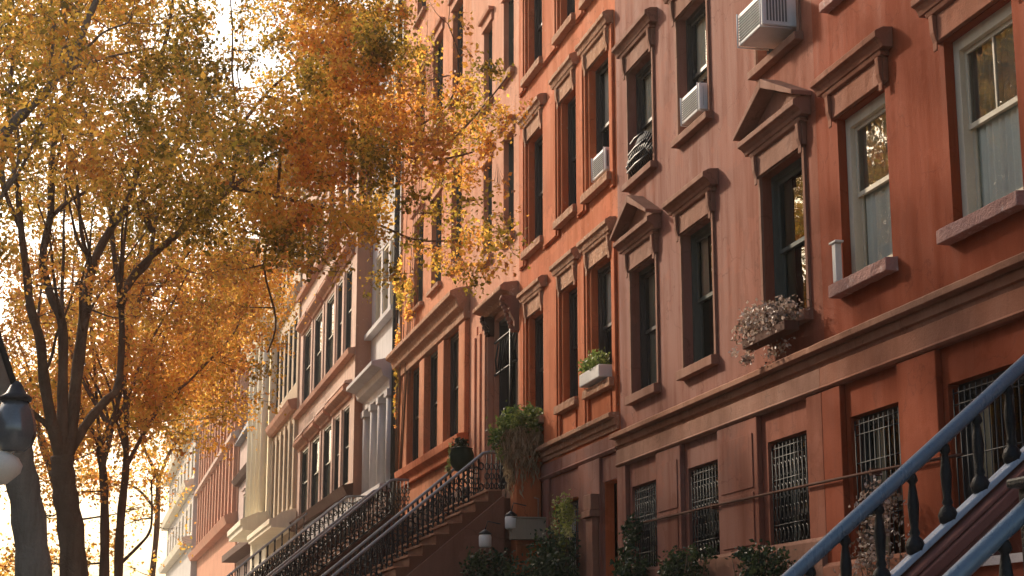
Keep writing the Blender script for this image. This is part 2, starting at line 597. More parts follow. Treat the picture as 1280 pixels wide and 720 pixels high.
def window(parent, xf, yc, z0, w, h, frame='wood_dark', border=.06, deep=.13, curtain=('curtain_dark', .5, .9), hood=None,
           hmat=None, sill=None, surround=None, guard=0, rail=.5, mull=False, proj=.24, label=None, name='window', th=.13, sproj=.12, over=.12):
    pw = worldloc(parent)
    k = (w, h)
    o = inst(name, cached(('f', k, frame, border, deep, rail, mull), lambda: m_frame(w, h, frame, border, deep, rail, mull)),
             parent, (xf - pw.x, yc - pw.y, z0 - pw.z))
    if label:
        o['label'] = label
    dull = 2 if guard or yc > 55 else (1 if frame == 'wood_cream' and w > 1.2 else (3 if yc > 21 else 0))
    inst('pane', cached(('p', k, border, deep, rail, dull), lambda: m_pane(w, h, border, deep, rail, dull)), o, (0, 0, 0))
    if curtain:
        inst('curtain', cached(('c', k, curtain, deep), lambda: m_curtain(w, h, deep + .15, curtain[1], curtain[0], curtain[2])), o, (0, 0, 0))
    if hood:
        inst('lintel' if hood == 'lintel' else hood, cached(('h', k, hood, hmat, proj), lambda: m_hood(w, hood, hmat, h, proj)), o, (0, 0, 0))
    if sill:
        inst('sill', cached(('s', k, sill, sproj, th, over), lambda: m_sill(w, sproj, th, over, sill)), o, (0, 0, 0))
    if surround:
        inst('surround', cached(('r', k, surround), lambda: m_surround(w, h, surround[1], surround[0])), o, (0, 0, 0))
    if guard:
        inst('window_guard', cached(('g', k, guard), lambda: m_guard(w, h, .05, guard > 1)), o, (0, 0, 0))
    return o


def facade(parent, xf, y0, y1, z0, z1, openings, mat, depth=11, reveal=.16, name='wall'):
    """A hollow house body whose street wall is cut by its real openings with deep reveals."""
    b = MB()
    ys = sorted({y0, y1, *[o[0] for o in openings], *[o[1] for o in openings]})
    zs = sorted({z0, z1, *[o[2] for o in openings], *[o[3] for o in openings]})
    for i in range(len(ys) - 1):
        for j in range(len(zs) - 1):
            yc = (ys[i] + ys[i + 1]) / 2
            zc = (zs[j] + zs[j + 1]) / 2
            if any(o[0] < yc < o[1] and o[2] < zc < o[3] for o in openings):
                continue
            b.add([(xf, ys[i], zs[j]), (xf, ys[i + 1], zs[j]), (xf, ys[i + 1], zs[j + 1]), (xf, ys[i], zs[j + 1])], [(0, 1, 2, 3)])
    for a, c, d, e in openings:
        x2 = xf + reveal
        b.add([(xf, a, d), (xf, c, d), (xf, c, e), (xf, a, e), (x2, a, d), (x2, c, d), (x2, c, e), (x2, a, e)],
              [(0, 4, 5, 1), (1, 5, 6, 2), (2, 6, 7, 3), (3, 7, 4, 0)])
    xb = xf + depth
    b.add([(xf, y0, z0), (xb, y0, z0), (xb, y0, z1), (xf, y0, z1)], [(0, 1, 2, 3)])
    b.add([(xf, y1, z0), (xb, y1, z0), (xb, y1, z1), (xf, y1, z1)], [(3, 2, 1, 0)])
    b.add([(xb, y0, z0), (xb, y1, z0), (xb, y1, z1), (xb, y0, z1)], [(0, 1, 2, 3)])
    b.add([(xf, y0, z1), (xf, y1, z1), (xb, y1, z1), (xb, y0, z1)], [(3, 2, 1, 0)])
    off = worldloc(parent)
    me = bpy.data.meshes.new(name)
    me.from_pydata([(v[0] - off.x, v[1] - off.y, v[2] - off.z) for v in b.v], [], b.f)
    bm = bmesh.new()
    bm.from_mesh(me)
    bmesh.ops.remove_doubles(bm, verts=bm.verts, dist=.0005)
    bm.to_mesh(me)
    bm.free()
    me.materials.append(M[mat])
    o = bpy.data.objects.new(name, me)
    col.objects.link(o)
    o.parent = parent
    # dark rooms behind the openings
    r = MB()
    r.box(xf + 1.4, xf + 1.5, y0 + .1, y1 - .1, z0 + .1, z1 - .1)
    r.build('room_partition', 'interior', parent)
    return o


def moulding(parent, xf, y0, y1, z, prof, mat, name='belt_course', bevel=.006):
    """prof: (outward, up) pairs."""
    b = MB()
    b.prism([(xf - a, z + c) for a, c in prof], y0, y1)
    return b.build(name, mat, parent, bevel)


BELT = [(0, -.27), (.04, -.27), (.05, -.2), (.09, -.19), (.10, -.1), (.085, -.075), (.2, -.07), (.2, 0), (.16, .025), (0, .03)]
CORNICE = [(0, -.7), (.1, -.7), (.12, -.45), (.3, -.4), (.34, -.2), (.6, -.15), (.62, .1), (.5, .16), (0, .2)]


def roof_cornice(parent, xf, y0, y1, z, mat):
    moulding(parent, xf, y0, y1, z, CORNICE, mat, 'roof_cornice', .01)

# ------------------------------------------------------------------ the houses
X0 = 8.5                          # street wall plane of the row


def house(name, y0, y1, xf, label):
    z = gz(y0)
    return empty(name, (xf, (y0 + y1) / 2, z), label, 'house', 'row houses along the right side of the street')


# --- house A: dark red stucco, nearest
A = house('row_house', 3.5, 19.08, X0, 'dark red stucco row house nearest the camera with cream window frames')
aw = []
pw3 = [(15.03, 1.40), (17.81, 1.31)]
allA = [5.6, 12.0, 15.03, 17.81]
for yc in (12.0, 15.03, 17.81):
    aw.append((yc - .7 if yc != 17.81 else yc - .655, yc + .7 if yc != 17.81 else yc + .655, 6.04, 8.07))
for yc in (5.2, 9.0, 12.0, 15.03, 17.81):
    aw.append((yc - .66, yc + .66, 9.62, 11.55))
    aw.append((yc - .66, yc + .66, 13.1, 14.9))
aw.append((6.45, 7.75, 5.12, 7.9))
aw.append((17.15, 18.45, 2.6, 4.43))
aw.append((14.35, 16.05, 1.9, 4.44))
aw.append((11.2, 12.6, 2.3, 4.4))
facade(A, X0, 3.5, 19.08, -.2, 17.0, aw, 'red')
for yc in (12.0, 15.03, 17.81):
    w = 1.4 if yc != 17.81 else 1.31
    window(A, X0, yc, 6.04, w, 2.03, 'wood_cream', .12, .11, ('curtain', .98, 1.0) if yc > 13 else ('curtain', .7, 1.), 'hood', 'red_trim', 'worn_sill',
           rail=.52, mull=(yc < 16), proj=.22, th=.17, sproj=.15,
           label={15.03: 'wide cream framed sash window with centre glazing bar', 17.81: 'cream framed sash window reflecting golden trees'}.get(yc))
for yc in (5.2, 9.0, 12.0, 15.03, 17.81):
    window(A, X0, yc, 9.62, 1.32, 1.93, 'wood_dark', curtain=('curtain_dark', .9, 1.), hood='hood', hmat='red_trim', sill='worn_sill', th=.14)
    window(A, X0, yc, 13.1, 1.32, 1.8, 'wood_dark', curtain=('curtain_dark', .9, 1.), hood='hood', hmat='red_trim', sill='worn_sill')
window(A, X0, 17.8, 2.6, 1.3, 1.83, 'wood_dark', .05, .13, ('curtain_tan', .5, 1.), guard=1, rail=.45, label='basement window behind plain iron bars')
window(A, X0, 15.2, 1.9, 1.7, 2.54, 'wood_dark', .07, .13, ('curtain_tan', .4, .6), rail=.4, mull=True, guard=1, label='wide dark basement window behind the stoop rail')
window(A, X0, 11.9, 2.3, 1.4, 2.1, 'wood_dark', guard=1)
# front door at the head of the stoop
d = MB()
d.box(X0 + .2, X0 + .26, 6.45, 7.75, 5.12, 7.2)
d.box(X0 + .2, X0 + .3, 6.45, 7.75, 7.25, 7.35)
dd = d.build('front_door', 'wood_dark', A, .01)
MB().box(X0 + .17, X0 + .199, 6.6, 7.0, 5.4, 6.9).box(X0 + .17, X0 + .199, 7.2, 7.6, 5.4, 6.9).build('door_panel', 'wood_green', dd, .01)
MB().lathe((X0 + .15, 7.1, 6.1), [(.0, 0), (.04, .01), (.04, .05), (0, .06)], 10).build('door_knob', 'rail_light', dd)
moulding(A, X0, 3.5, 19.08, 5.37, BELT, 'belt')


def piers(parent, spans, z0, z1, mat, out=.075, cap=False):
    for a, c in spans:
        b = MB()
        b.box(X0 - out, X0, a, c, z0, z1)
        if cap:
            b.box(X0 - out - .04, X0, a - .03, c + .03, z1 - .3, z1 - .18)
        b.build('pier', mat, parent, .012)


moulding(A, X0, 3.5, 19.08, 4.86, [(0, -.03), (.085, -.03), (.115, .0), (.095, .025), (.085, .25), (0, .25)], 'red_trim', 'frieze_board')
piers(A, [(16.15, 17.05), (12.75, 14.25), (18.55, 19.08)], 1.0, 4.825, 'red')
moulding(A, X0, 13, 19.08, 2.78, [(0, -.6), (.14, -.6), (.14, -.05), (.09, 0), (0, 0)], 'red_trim', 'water_table')
roof_cornice(A, X0, 3.5, 19.08, 16.7, 'dark_trim')

# --- house B: mauve stucco with pediments
B = house('row_house', 19.08, 27.5, X0, 'mauve pink stucco row house with triangular window pediments and two air conditioners')
bys = [(20.2, 1.42), (23.5, 1.34), (26.1, 1.33)]
ow = []
for yc, w in bys:
    ow.append((yc - w / 2, yc + w / 2, 5.94, 8.02))
    ow.append((yc - w / 2, yc + w / 2, 9.56, 11.5))
    ow.append((yc - w / 2, yc + w / 2, 13.15, 14.95))
bas = [(20.37, 1.28), (23.5, 1.3), (26.25, 1.32)]
for yc, w in bas:
    ow.append((yc - w / 2, yc + w / 2, 2.75, 4.45))
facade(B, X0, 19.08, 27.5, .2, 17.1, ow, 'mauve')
for i, (yc, w) in enumerate(bys):
    kind = ('pediment', 'hood', 'pediment')[i]
    window(B, X0, yc, 5.94, w, 2.08, ('wood_green', 'wood_green', 'wood_dark')[i], .07, .13,
           (('curtain_dark', .5, 1.), ('curtain', .45, .5), ('curtain_dark', .8, .95))[i], kind, 'mauve_trim', 'mauve_trim',
           surround=('mauve_trim', .07), rail=.5, proj=.24, over=.1, th=.16,
           label=('pedimented sash window above a box of faded flowers', None, None)[i])
    window(B, X0, yc, 9.56, w, 1.94, 'wood_dark', .07, .13, (('curtain', .8, .4), ('curtain', .95, .55), ('curtain', .9, .6))[i], 'hood', 'mauve_trim', 'mauve_trim',
           surround=('mauve_trim', .07), rail=.5, proj=.22)
    window(B, X0, yc, 13.15, w, 1.8, 'wood_dark', .07, .13, ('curtain', .9, .6), 'hood', 'mauve_trim', 'mauve_trim')
for i, (yc, w) in enumerate(bas):
    window(B, X0, yc, 2.75, w, 1.7, 'wood_dark', .05, .13, ('curtain_dark', .4, 1.), guard=2, rail=.45)
moulding(B, X0, 19.08, 27.56, 5.37, BELT, 'belt')
moulding(B, X0, 19.08, 27.5, 4.86, [(0, -.03), (.085, -.03), (.115, .0), (.095, .025), (.085, .25), (0, .25)], 'mauve_trim', 'frieze_board')
piers(B, [(19.08, 19.55), (21.2, 22.7), (24.3, 25.45), (27.05, 27.5)], 1.2, 4.825, 'mauve')
for a, c in ((21.35, 22.55), (24.42, 25.33)):
    b = MB()
    b.box(X0 - .09, X0 - .0751, a, c, 3.9, 4.62)
    b.box(X0 - .09, X0 - .0751, a, c, 3.15, 3.84)
    b.build('raised_panel', 'mauve', B, .004)
moulding(B, X0, 19.08, 27.5, 3.1, [(0, -.6), (.14, -.6), (.14, -.05), (.09, 0), (0, 0)], 'mauve_trim', 'water_table')
roof_cornice(B, X0, 19.08, 27.5, 16.8, 'dark_trim')

# --- house C: orange brownstone with crumbling mouldings
Cc = house('row_house', 27.5, 34.57, X0, 'bright orange brownstone with crumbling window cornices and flat pilasters between windows')
cys = [(28.54, 1.32), (30.63, 1.04), (33.18, 1.22)]
ow = []
for yc, w in cys:
    ow.append((yc - w / 2, yc + w / 2, 6.42, 8.6))
    ow.append((yc - w / 2, yc + w / 2, 10.05, 12.4))
    ow.append((yc - w / 2, yc + w / 2, 13.84, 16.0))
ow += [(27.75, 28.45, 1.4, 4.66), (30.0, 31.9, 2.6, 4.58), (32.5, 33.5, 2.0, 4.3)]
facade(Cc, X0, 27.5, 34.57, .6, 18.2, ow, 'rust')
for i, (yc, w) in enumerate(cys):
    window(Cc, X0, yc, 6.42, w, 2.18, 'wood_dark', .06, .13, ('curtain', .95, .52), 'hood', 'worn_trim', 'worn_trim', proj=.2, over=.2, th=.17, sproj=.14)
    window(Cc, X0, yc, 10.05, w, 2.35, 'wood_dark', .06, .13, (('curtain', .5, .5), ('curtain', .95, .52), ('curtain', .95, .52))[i], 'hood', 'worn_trim', 'worn_trim', proj=.2, over=.2, th=.17, sproj=.14)
    window(Cc, X0, yc, 13.84, w, 2.16, 'wood_dark', .06, .13, ('shade', .99, .5) if i == 1 else ('curtain', .95, .52), 'hood', 'worn_trim', 'worn_trim', proj=.2, over=.2, th=.17, sproj=.14)
for a, c in ((27.56, 27.84), (29.27, 29.98), (31.22, 32.49), (33.86, 34.5)):
    for za, zb in ((5.79, 8.95), (9.75, 12.75), (13.6, 16.3)):
        b = MB()
        w = c - a
        b.box(X0 - .05, X0, a + .04, c - .04, za, zb)
        if w > .5:
            b.box(X0 - .075, X0 - .0501, a + .14, c - .14, za + .02, zb - .15)
        b.build('pilaster', 'rust', Cc, .012)
for i, (yc, w) in enumerate(cys):
    b = MB()
    b.box(X0 - .03, X0, yc - w / 2 + .08, yc + w / 2 - .08, 5.82, 6.2)
    b.build('sill_panel', 'rust', Cc, .01)
moulding(Cc, X0, 27.56, 34.57, 5.76, BELT, 'worn_trim')
moulding(Cc, X0, 27.56, 34.57, 5.17, [(0, -.05), (.06, -.05), (.10, .0), (.07, .03), (.06, .25), (0, .25)], 'mauve', 'frieze_board')
piers(Cc, [(28.55, 29.9), (32.0, 32.45), (33.6, 34.5)], 1.4, 5.115, 'mauve', cap=False)
for ya, yb, za, zb in ((28.47, 30.0, 1.2, 5.1), (30.0, 31.9, 4.6, 5.1), (31.9, 32.48, 1.2, 5.1), (32.48, 33.52, 4.32, 5.1), (33.52, 34.5, 1.2, 5.1), (27.56, 28.47, 4.68, 5.1)):
    MB().box(X0 - .02, X0, ya, yb, za, zb).build('basement_facing', 'mauve', Cc)
b = MB()
b.box(X0 - .2, X0 - .076, 28.6, 29.0, 1.4, 4.1)
b.box(X0 - .26, X0 - .076, 28.54, 29.06, 4.102, 4.22)
b.box(X0 - .23, X0 - .076, 28.57, 29.03, 4.222, 4.5)
b.build('door_pillar', 'mauve_trim', Cc, .015)
window(Cc, X0, 30.95, 2.6, 1.9, 1.98, 'wood_dark', .06, .13, ('curtain', .6, 1.), guard=1)
b = MB()
b.box(X0 + .25, X0 + .3, 27.75, 28.45, 1.4, 4.66)
dd = b.build('basement_door', 'dark_trim', Cc)
MB().box(X0 + .22, X0 + .249, 27.85, 28.35, 1.8, 4.3).build('door_panel', 'wood_dark', dd, .01)
MB().box(X0 + .2, X0 + .28, 32.5, 33.5, 2.0, 4.3).build('basement_gate', 'iron', Cc)
roof_cornice(Cc, X0, 27.5, 34.57, 18.0, 'dark_trim')
# --- house D: peach, entrance with dark carved portal
D1 = house('row_house', 34.57, 39.6, X0, 'peach brownstone whose black entrance portal stands at the head of a tall iron railed stoop')
ow = [(34.78, 36.95, 5.3, 9.15)]
d1w = [(35.62, .98), (37.72, .9)]
for yc, w in d1w:
    ow.append((yc - w / 2, yc + w / 2, 10.8, 13.1))
    ow.append((yc - w / 2, yc + w / 2, 14.55, 16.45))
    ow.append((yc - w / 2, yc + w / 2, 17.75, 19.5))
ow.append((35.3, 36.3, 2.1, 4.2))
facade(D1, X0, 34.57, 39.6, .9, 21.0, ow, 'peach', reveal=.16)
for i, (yc, w) in enumerate(d1w):
    window(D1, X0, yc, 10.8, w, 2.3, 'wood_green', .06, .12, ('curtain', .99, .55), 'lintel', 'peach', 'worn_trim', th=.16)
    window(D1, X0, yc, 14.55, w, 1.9, 'wood_green', .05, .12, ('shade', .99, .8), 'lintel', 'peach', 'worn_trim', th=.16)
    window(D1, X0, yc, 17.75, w, 1.75, 'wood_green', .05, .12, ('shade', .99, .8), 'lintel', 'peach', 'worn_trim', th=.16)
b = MB()                           # fluted door piers
for a, c in ((37.02, 37.42), (37.55, 37.95), (38.1, 38.5)):
    b.box(X0 - .16, X0, a, c, 5.2, 9.25)
    b.box(X0 - .2, X0 - .161, a + .06, c - .06, 5.5, 9.0)
b.build('door_piers', 'peach', D1, .02)
b = MB()
b.prism([(X0, 9.26), (X0 - .16, 9.27), (X0 - .2, 9.36), (X0 - .36, 9.4), (X0 - .4, 9.42), (X0 - .4, 9.5), (X0 - .3, 9.58), (X0, 9.62)], 34.72, 37.5)
b.build('door_hood', 'worn_trim', D1, .02)
for yy, sc in ((34.6, .8), (36.98, .45)):
    b = MB()
    L = .95 * sc
    b.prism([(X0, 9.25 - L), (X0 - .1, 9.25 - L), (X0 - .12, 9.25 - L * .7), (X0 - .3 * sc, 9.25 - L * .4), (X0 - .28 * sc, 9.0), (X0 - .5 * sc, 9.15), (X0 - .5 * sc, 9.25), (X0, 9.25)], yy, yy + .13)
    for k in range(9):
        t = k / 8
        b.lathe((X0 - .14 - .3 * t * sc, yy + .06 + .04 * math.sin(k * 2.1), 9.22 - L + L * .85 * t), [(.0, 0), (.05, .02), (.065, .06), (.04, .1), (0, .12)], 7)
    b.build('carved_bracket', 'dark_trim' if yy > 35 else 'mauve_trim', D1)
b = MB()
b.box(X0 + .3, X0 + .36, 34.78, 36.95, 5.3, 9.15)
b.box(X0 + .1, X0 + .299, 36.88, 36.949, 5.3, 9.15)
b.box(X0 + .1, X0 + .299, 34.781, 34.85, 5.3, 9.15)
b.box(X0 + .1, X0 + .299, 34.85, 36.88, 9.05, 9.149)
dr = b.build('front_door', 'wood_dark', D1, .01)
b = MB()
for yy in (35.45, 36.2):
    b.box(X0 + .26, X0 + .299, yy, yy + .55, 5.6, 6.6)
b.build('door_panel', 'dark_trim', dr, .01)
MB().box(X0 + .28, X0 + .29, 35.5, 36.0, 6.8, 8.4).box(X0 + .28, X0 + .29, 36.2, 36.7, 6.8, 8.4).build('door_glass', 'glass_dull', dr)
MB().lathe((X0 + .24, 36.08, 6.3), [(0, 0), (.035, .01), (.035, .05), (0, .06)], 8).build('door_knob', 'rail_light', dr)
b = MB()                           # ironwork fan across the portal
for k in range(9):
    z = 8.2 + .35 * math.sin(k * .8)
    b.tube([(X0 + .02, 34.85 + k * .23, 8.6), (X0 - .03, 34.9 + k * .23, z), (X0 + .02, 35.0 + k * .23, 7.9)], .018, 5)
b.tube([(X0, 34.78, 7.92), (X0, 36.95, 7.92)], .025, 6)
b.tube([(X0, 34.78, 8.65), (X0, 36.95, 8.65)], .025, 6)
b.tube([(X0 - .1, 35.0, 5.3), (X0 - .1, 35.0, 9.0)], .03, 8)
b.build('portal_ironwork', 'iron_worn', D1)
MB().box(X0 + .2, X0 + .25, 35.3, 36.3, 2.1, 4.2).build('basement_door', 'iron', D1)
roof_cornice(D1, X0, 34.57, 39.6, 20.8, 'dark_trim')
moulding(D1, X0, 34.57, 39.6, 5.25, [(0, -.3), (.1, -.3), (.1, 0), (0, 0)], 'dark_trim', 'door_plinth')

# --- house D2: terracotta with a triple parlour window under a long worn cornice
D2 = house('row_house', 39.6, 49.6, X0, 'terracotta brownstone with three tall slot windows under one long worn cornice beside the drainpipe')
d2 = [(41.3, 1.3), (43.95, 1.4), (46.55, 1.4)]
ow = []
for yc, w in d2:
    ow.append((yc - .92, yc + .92, 7.05, 9.75))
    ow.append((yc - w / 2, yc + w / 2, 11.45, 13.95))
    ow.append((yc - w / 2, yc + w / 2, 15.9, 18.45))
    ow.append((yc - w / 2, yc + w / 2, 20.1, 22.2))
facade(D2, X0, 39.6, 49.6, 1.0, 24, ow, 'terra', reveal=.16)
for i, (yc, w) in enumerate(d2):
    window(D2, X0, yc, 7.05, 1.84, 2.7, 'wood_dark', .07, .06, ('curtain_dark', .4, .9), guard=0)
    window(D2, X0, yc, 11.45, w, 2.5, 'wood_green', .07, .13, ('curtain_dark', .8, .9), 'lintel', 'peach', 'worn_trim')
    window(D2, X0, yc, 15.9, w, 2.55, 'wood_dark', .07, .13, ('curtain_dark', .95, .7), 'lintel', 'peach', 'worn_trim')
    window(D2, X0, yc, 20.1, w, 2.1, 'wood_dark', .07, .13, ('curtain_dark', .95, .7), 'lintel', 'peach', 'worn_trim')
for a, c in ((39.65, 40.36), (42.24, 43.01), (44.89, 45.61), (47.49, 48.2)):
    b = MB()
    b.box(X0 - .12, X0, a, c, 7.0, 9.7)
    b.build('pilaster', 'terra', D2, .02)
moulding(D2, X0, 39.6, 49.0, 10.35, [(0, -.6), (.15, -.6), (.17, -.4), (.3, -.32), (.36, -.12), (.5, -.05), (.5, .06), (.35, .14), (0, .2)], 'worn_trim', 'parlour_cornice', .015)
moulding(D2, X0, 39.65, 48.4, 6.98, [(0, -.45), (.14, -.45), (.14, -.3), (.28, -.2), (.3, -.02), (.2, .015), (0, .02)], 'rust', 'parlour_sill', .015)
moulding(D2, X0, 39.6, 49.6, 5.4, [(0, -3), (.2, -3), (.2, .2), (.12, .3), (0, .3)], 'dark_trim', 'basement_plinth')
roof_cornice(D2, X0, 39.6, 49.6, 23.8, 'dark_trim')
b = MB()
b.tube([(X0 - .12, 49.62, 2.3), (X0 - .12, 49.62, 24)], .09, 8)
for z in np.arange(4, 23, 3):
    b.box(X0 - .2, X0, 49.55, 49.7, z, z + .07)
b.build('drainpipe', 'pipe', D2)

# --- house E: narrow white
E_ = house('row_house', 49.6, 55.0, X0, 'narrow pale grey stone house squeezed between the terracotta house and the pink bay')
e_w = [(50.9, 1.1), (52.35, 1.1), (53.8, 1.1)]
ow = []
for yc, w in e_w:
    ow.append((yc - w / 2, yc + w / 2, 6.95, 9.35))
    ow.append((yc - w / 2, yc + w / 2, 12.3, 14.6))
    ow.append((yc - w / 2, yc + w / 2, 17.6, 19.8))
facade(E_, X0, 49.6, 55.0, 1.5, 24.6, ow, 'white_stone', reveal=.08)
for yc, w in e_w:
    window(E_, X0, yc, 6.95, w, 2.4, 'wood_cream', .08, .03, ('curtain', .7, 1.))
    window(E_, X0, yc, 12.3, w, 2.3, 'wood_cream', .08, .03, ('curtain', .7, 1.))
    window(E_, X0, yc, 17.6, w, 2.2, 'wood_cream', .08, .03, ('curtain', .7, 1.), 'lintel', 'white_stone')
for a, c in ((49.75, 50.3), (51.45, 51.8), (52.9, 53.25), (54.35, 54.9)):
    b = MB()
    b.tube([(X0 - .14, (a + c) / 2, 6.9), (X0 - .14, (a + c) / 2, 9.4)], .15, 10)
    b.box(X0 - .32, X0, a - .02, c + .02, 9.402, 9.6)
    b.build('column', 'white_stone', E_)
moulding(E_, X0, 49.75, 55, 10.3, [(0, -.68), (.25, -.68), (.25, -.4), (.45, -.3), (.5, -.1), (.8, 0), (.8, .12), (0, .3)], 'white_stone', 'portico_cornice', .015)
moulding(E_, X0, 49.75, 55, 12.15, [(0, -.15), (.25, -.15), (.25, 0), (0, .02)], 'white_stone', 'sill_band')
moulding(E_, X0, 49.75, 55, 16.6, [(0, -.15), (.25, -.15), (.25, 0), (0, .02)], 'white_stone', 'sill_band')
moulding(E_, X0, 49.75, 55, 6.8, [(0, -.12), (.5, -.12), (.5, 0), (0, .02)], 'white_stone', 'balcony_ledge')
moulding(E_, X0, 49.75, 55, 6.6, [(0, -3.5), (.3, -3.5), (.3, 0), (0, 0)], 'dark_trim', 'basement_plinth')
roof_cornice(E_, X0, 49.75, 55, 24.4, 'white_stone')

# --- house F: pink bay front standing forward
XF = 7.98
F_ = house('row_house', 55.0, 71.0, XF, 'pink beige stone house standing forward with heavy window cornices and worn red side wall')
fy = [(56.8, 1.45), (58.9, 1.45), (61.6, 2.1), (65.0, 2.2), (68.3, 2.4)]
ow = []
for yc, w in fy:
    ow.append((yc - w / 2, yc + w / 2, 7.45, 10.05))
    ow.append((yc - w / 2, yc + w / 2, 11.95, 14.85))
    ow.append((yc - w / 2, yc + w / 2, 17.0, 19.4))
facade(F_, XF, 55.0, 71.0, 1.8, 23.5, ow, 'pink_stone', reveal=.08)
for yc, w in fy:
    window(F_, XF, yc, 7.45, w, 2.6, 'wood_dark', .06, .03, ('curtain_dark', .9, 1.))
    window(F_, XF, yc, 11.95, w, 2.9, 'wood_dark', .06, .03, ('curtain_dark', .9, 1.))
    window(F_, XF, yc, 17.0, w, 2.4, 'wood_dark', .06, .03, ('curtain_dark', .9, 1.), 'lintel', 'pink_stone')
for ya, yb, zz in ((55.6, 60.3, 0), (60.6, 63.2, -.05), (63.6, 66.6, -.1), (67.0, 70.2, -.12)):
    for zt in (10.55, 15.4):
        moulding(F_, XF, ya, yb, zt + zz, [(0, -.36), (.08, -.34), (.1, -.24), (.24, -.16), (.3, -.1), (.3, .03), (.2, .08), (0, .12)], 'pink_side', 'window_cornice', .01)
        moulding(F_, XF, ya + .05, yb - .05, zt + zz + .18, [(0, -.05), (.26, -.05), (.24, .04), (0, .1)], 'pink_stone', 'cornice_cap', .01)
moulding(F_, XF, 55.05, 71, 11.75, [(0, -.2), (.22, -.18), (.25, 0), (0, .05)], 'pink_side', 'sill_band', .01)
moulding(F_, XF, 55.05, 71, 16.7, [(0, -.2), (.22, -.18), (.25, 0), (0, .05)], 'pink_side', 'sill_band', .01)
moulding(F_, XF, 54.9, 71, 7.25, [(0, -.3), (.2, -.3), (.3, -.1), (.36, 0), (0, .08)], 'dark_trim', 'belt_course', .01)
for yb in (57.87, 60.0, 63.3, 66.7, 69.8):
    for za, zb in ((7.35, 10.1), (11.82, 14.9)):
        MB().box(XF - .05, XF, yb - .22, yb + .22, za, zb).build('pilaster', 'pink_stone', F_, .02)
MB().box(XF + .005, X0 + .003, 54.985, 54.999, 1.9, 23.4).build('side_render', 'pink_side', F_)
MB().box(XF - .05, XF, 55.05, 67.4, 4.9, 6.94).build('white_base_panel', 'white_stone', F_, .01)
roof_cornice(F_, XF, 55, 71, 23.3, 'pink_stone')

# --- house G: beige
XG = 7.9
G_ = house('row_house', 71.0, 80.5, XG, 'beige stone house with narrow upright windows above a long cream canopy ledge')
ow = []
gyy = [72.2, 74.0, 75.8, 77.6, 79.4]
for yc in gyy:
    ow += [(yc - .6, yc + .6, 8.1, 11.6), (yc - .6, yc + .6, 13.2, 16.2), (yc - .6, yc + .6, 18.2, 20.8)]
facade(G_, XG, 71.0, 80.5, 2.5, 24.2, ow, 'beige', reveal=.08)
for yc in gyy:
    window(G_, XG, yc, 8.1, 1.2, 3.5, 'wood_dark', .08, .03, ('curtain_dark', .9, 1.))
    window(G_, XG, yc, 13.2, 1.2, 3.0, 'wood_dark', .08, .03, ('curtain_dark', .9, 1.))
    window(G_, XG, yc, 18.2, 1.2, 2.6, 'wood_dark', .08, .03, ('curtain_dark', .9, 1.))
for yb in (71.3, 73.1, 74.9, 76.7, 78.5, 80.2):
    MB().box(XG - .08, XG, yb - .25, yb + .25, 7.9, 11.8).build('pilaster', 'beige', G_, .02)
moulding(G_, XG, 71, 80.5, 12.4, [(0, -.4), (.2, -.4), (.35, -.2), (.4, 0), (0, .1)], 'pink_side', 'belt_course', .01)
moulding(G_, XG, 71, 80.5, 17.3, [(0, -.4), (.2, -.4), (.35, -.2), (.4, 0), (0, .1)], 'beige', 'belt_course', .01)
moulding(G_, XG, 70.2, 80.5, 7.55, [(0, -.5), (1.0, -.5), (1.0, -.36), (1.08, -.34), (1.08, -.14), (.9, -.1), (.55, .16), (0, .3)], 'cream', 'canopy_ledge', .01)
roof_cornice(G_, XG, 71, 80.5, 24.0, 'beige')

# --- house H: bright cream
XH = 7.7
H_ = house('row_house', 80.5, 88.5, XH, 'bright cream stone house glowing in the low sun beyond the beige one')
ow = []
hyy = [82.0, 84.5, 87.0]
for yc in hyy:
    ow += [(yc - .6, yc + .6, 8.9, 11.9), (yc - .6, yc + .6, 13.9, 17.0), (yc - .6, yc + .6, 19.0, 21.6)]
facade(H_, XH, 80.5, 88.5, 2.8, 25.5, ow, 'cream', reveal=.08)
for yc in hyy:
    for z, h in ((8.9, 3.0), (13.9, 3.1), (19.0, 2.6)):
        window(H_, XH, yc, z, 1.2, h, 'wood_cream', .1, .03, ('curtain', .6, 1.))
for yb in (80.9, 83.25, 85.75, 88.2):
    b = MB()
    b.tube([(XH - .2, yb, 8.6), (XH - .2, yb, 16.8)], .17, 10)
    b.build('column', 'cream', H_)
moulding(H_, XH, 80.5, 88.5, 8.3, [(0, -.6), (1.1, -.6), (1.1, -.4), (1.2, -.36), (1.2, -.1), (.5, .2), (0, .3)], 'cream', 'canopy_ledge', .01)
moulding(H_, XH, 80.5, 88.5, 17.6, [(0, -.7), (.5, -.7), (.6, -.3), (.8, -.2), (.8, .1), (0, .3)], 'cream', 'belt_course', .01)
roof_cornice(H_, XH, 80.5, 88.5, 25.3, 'cream')

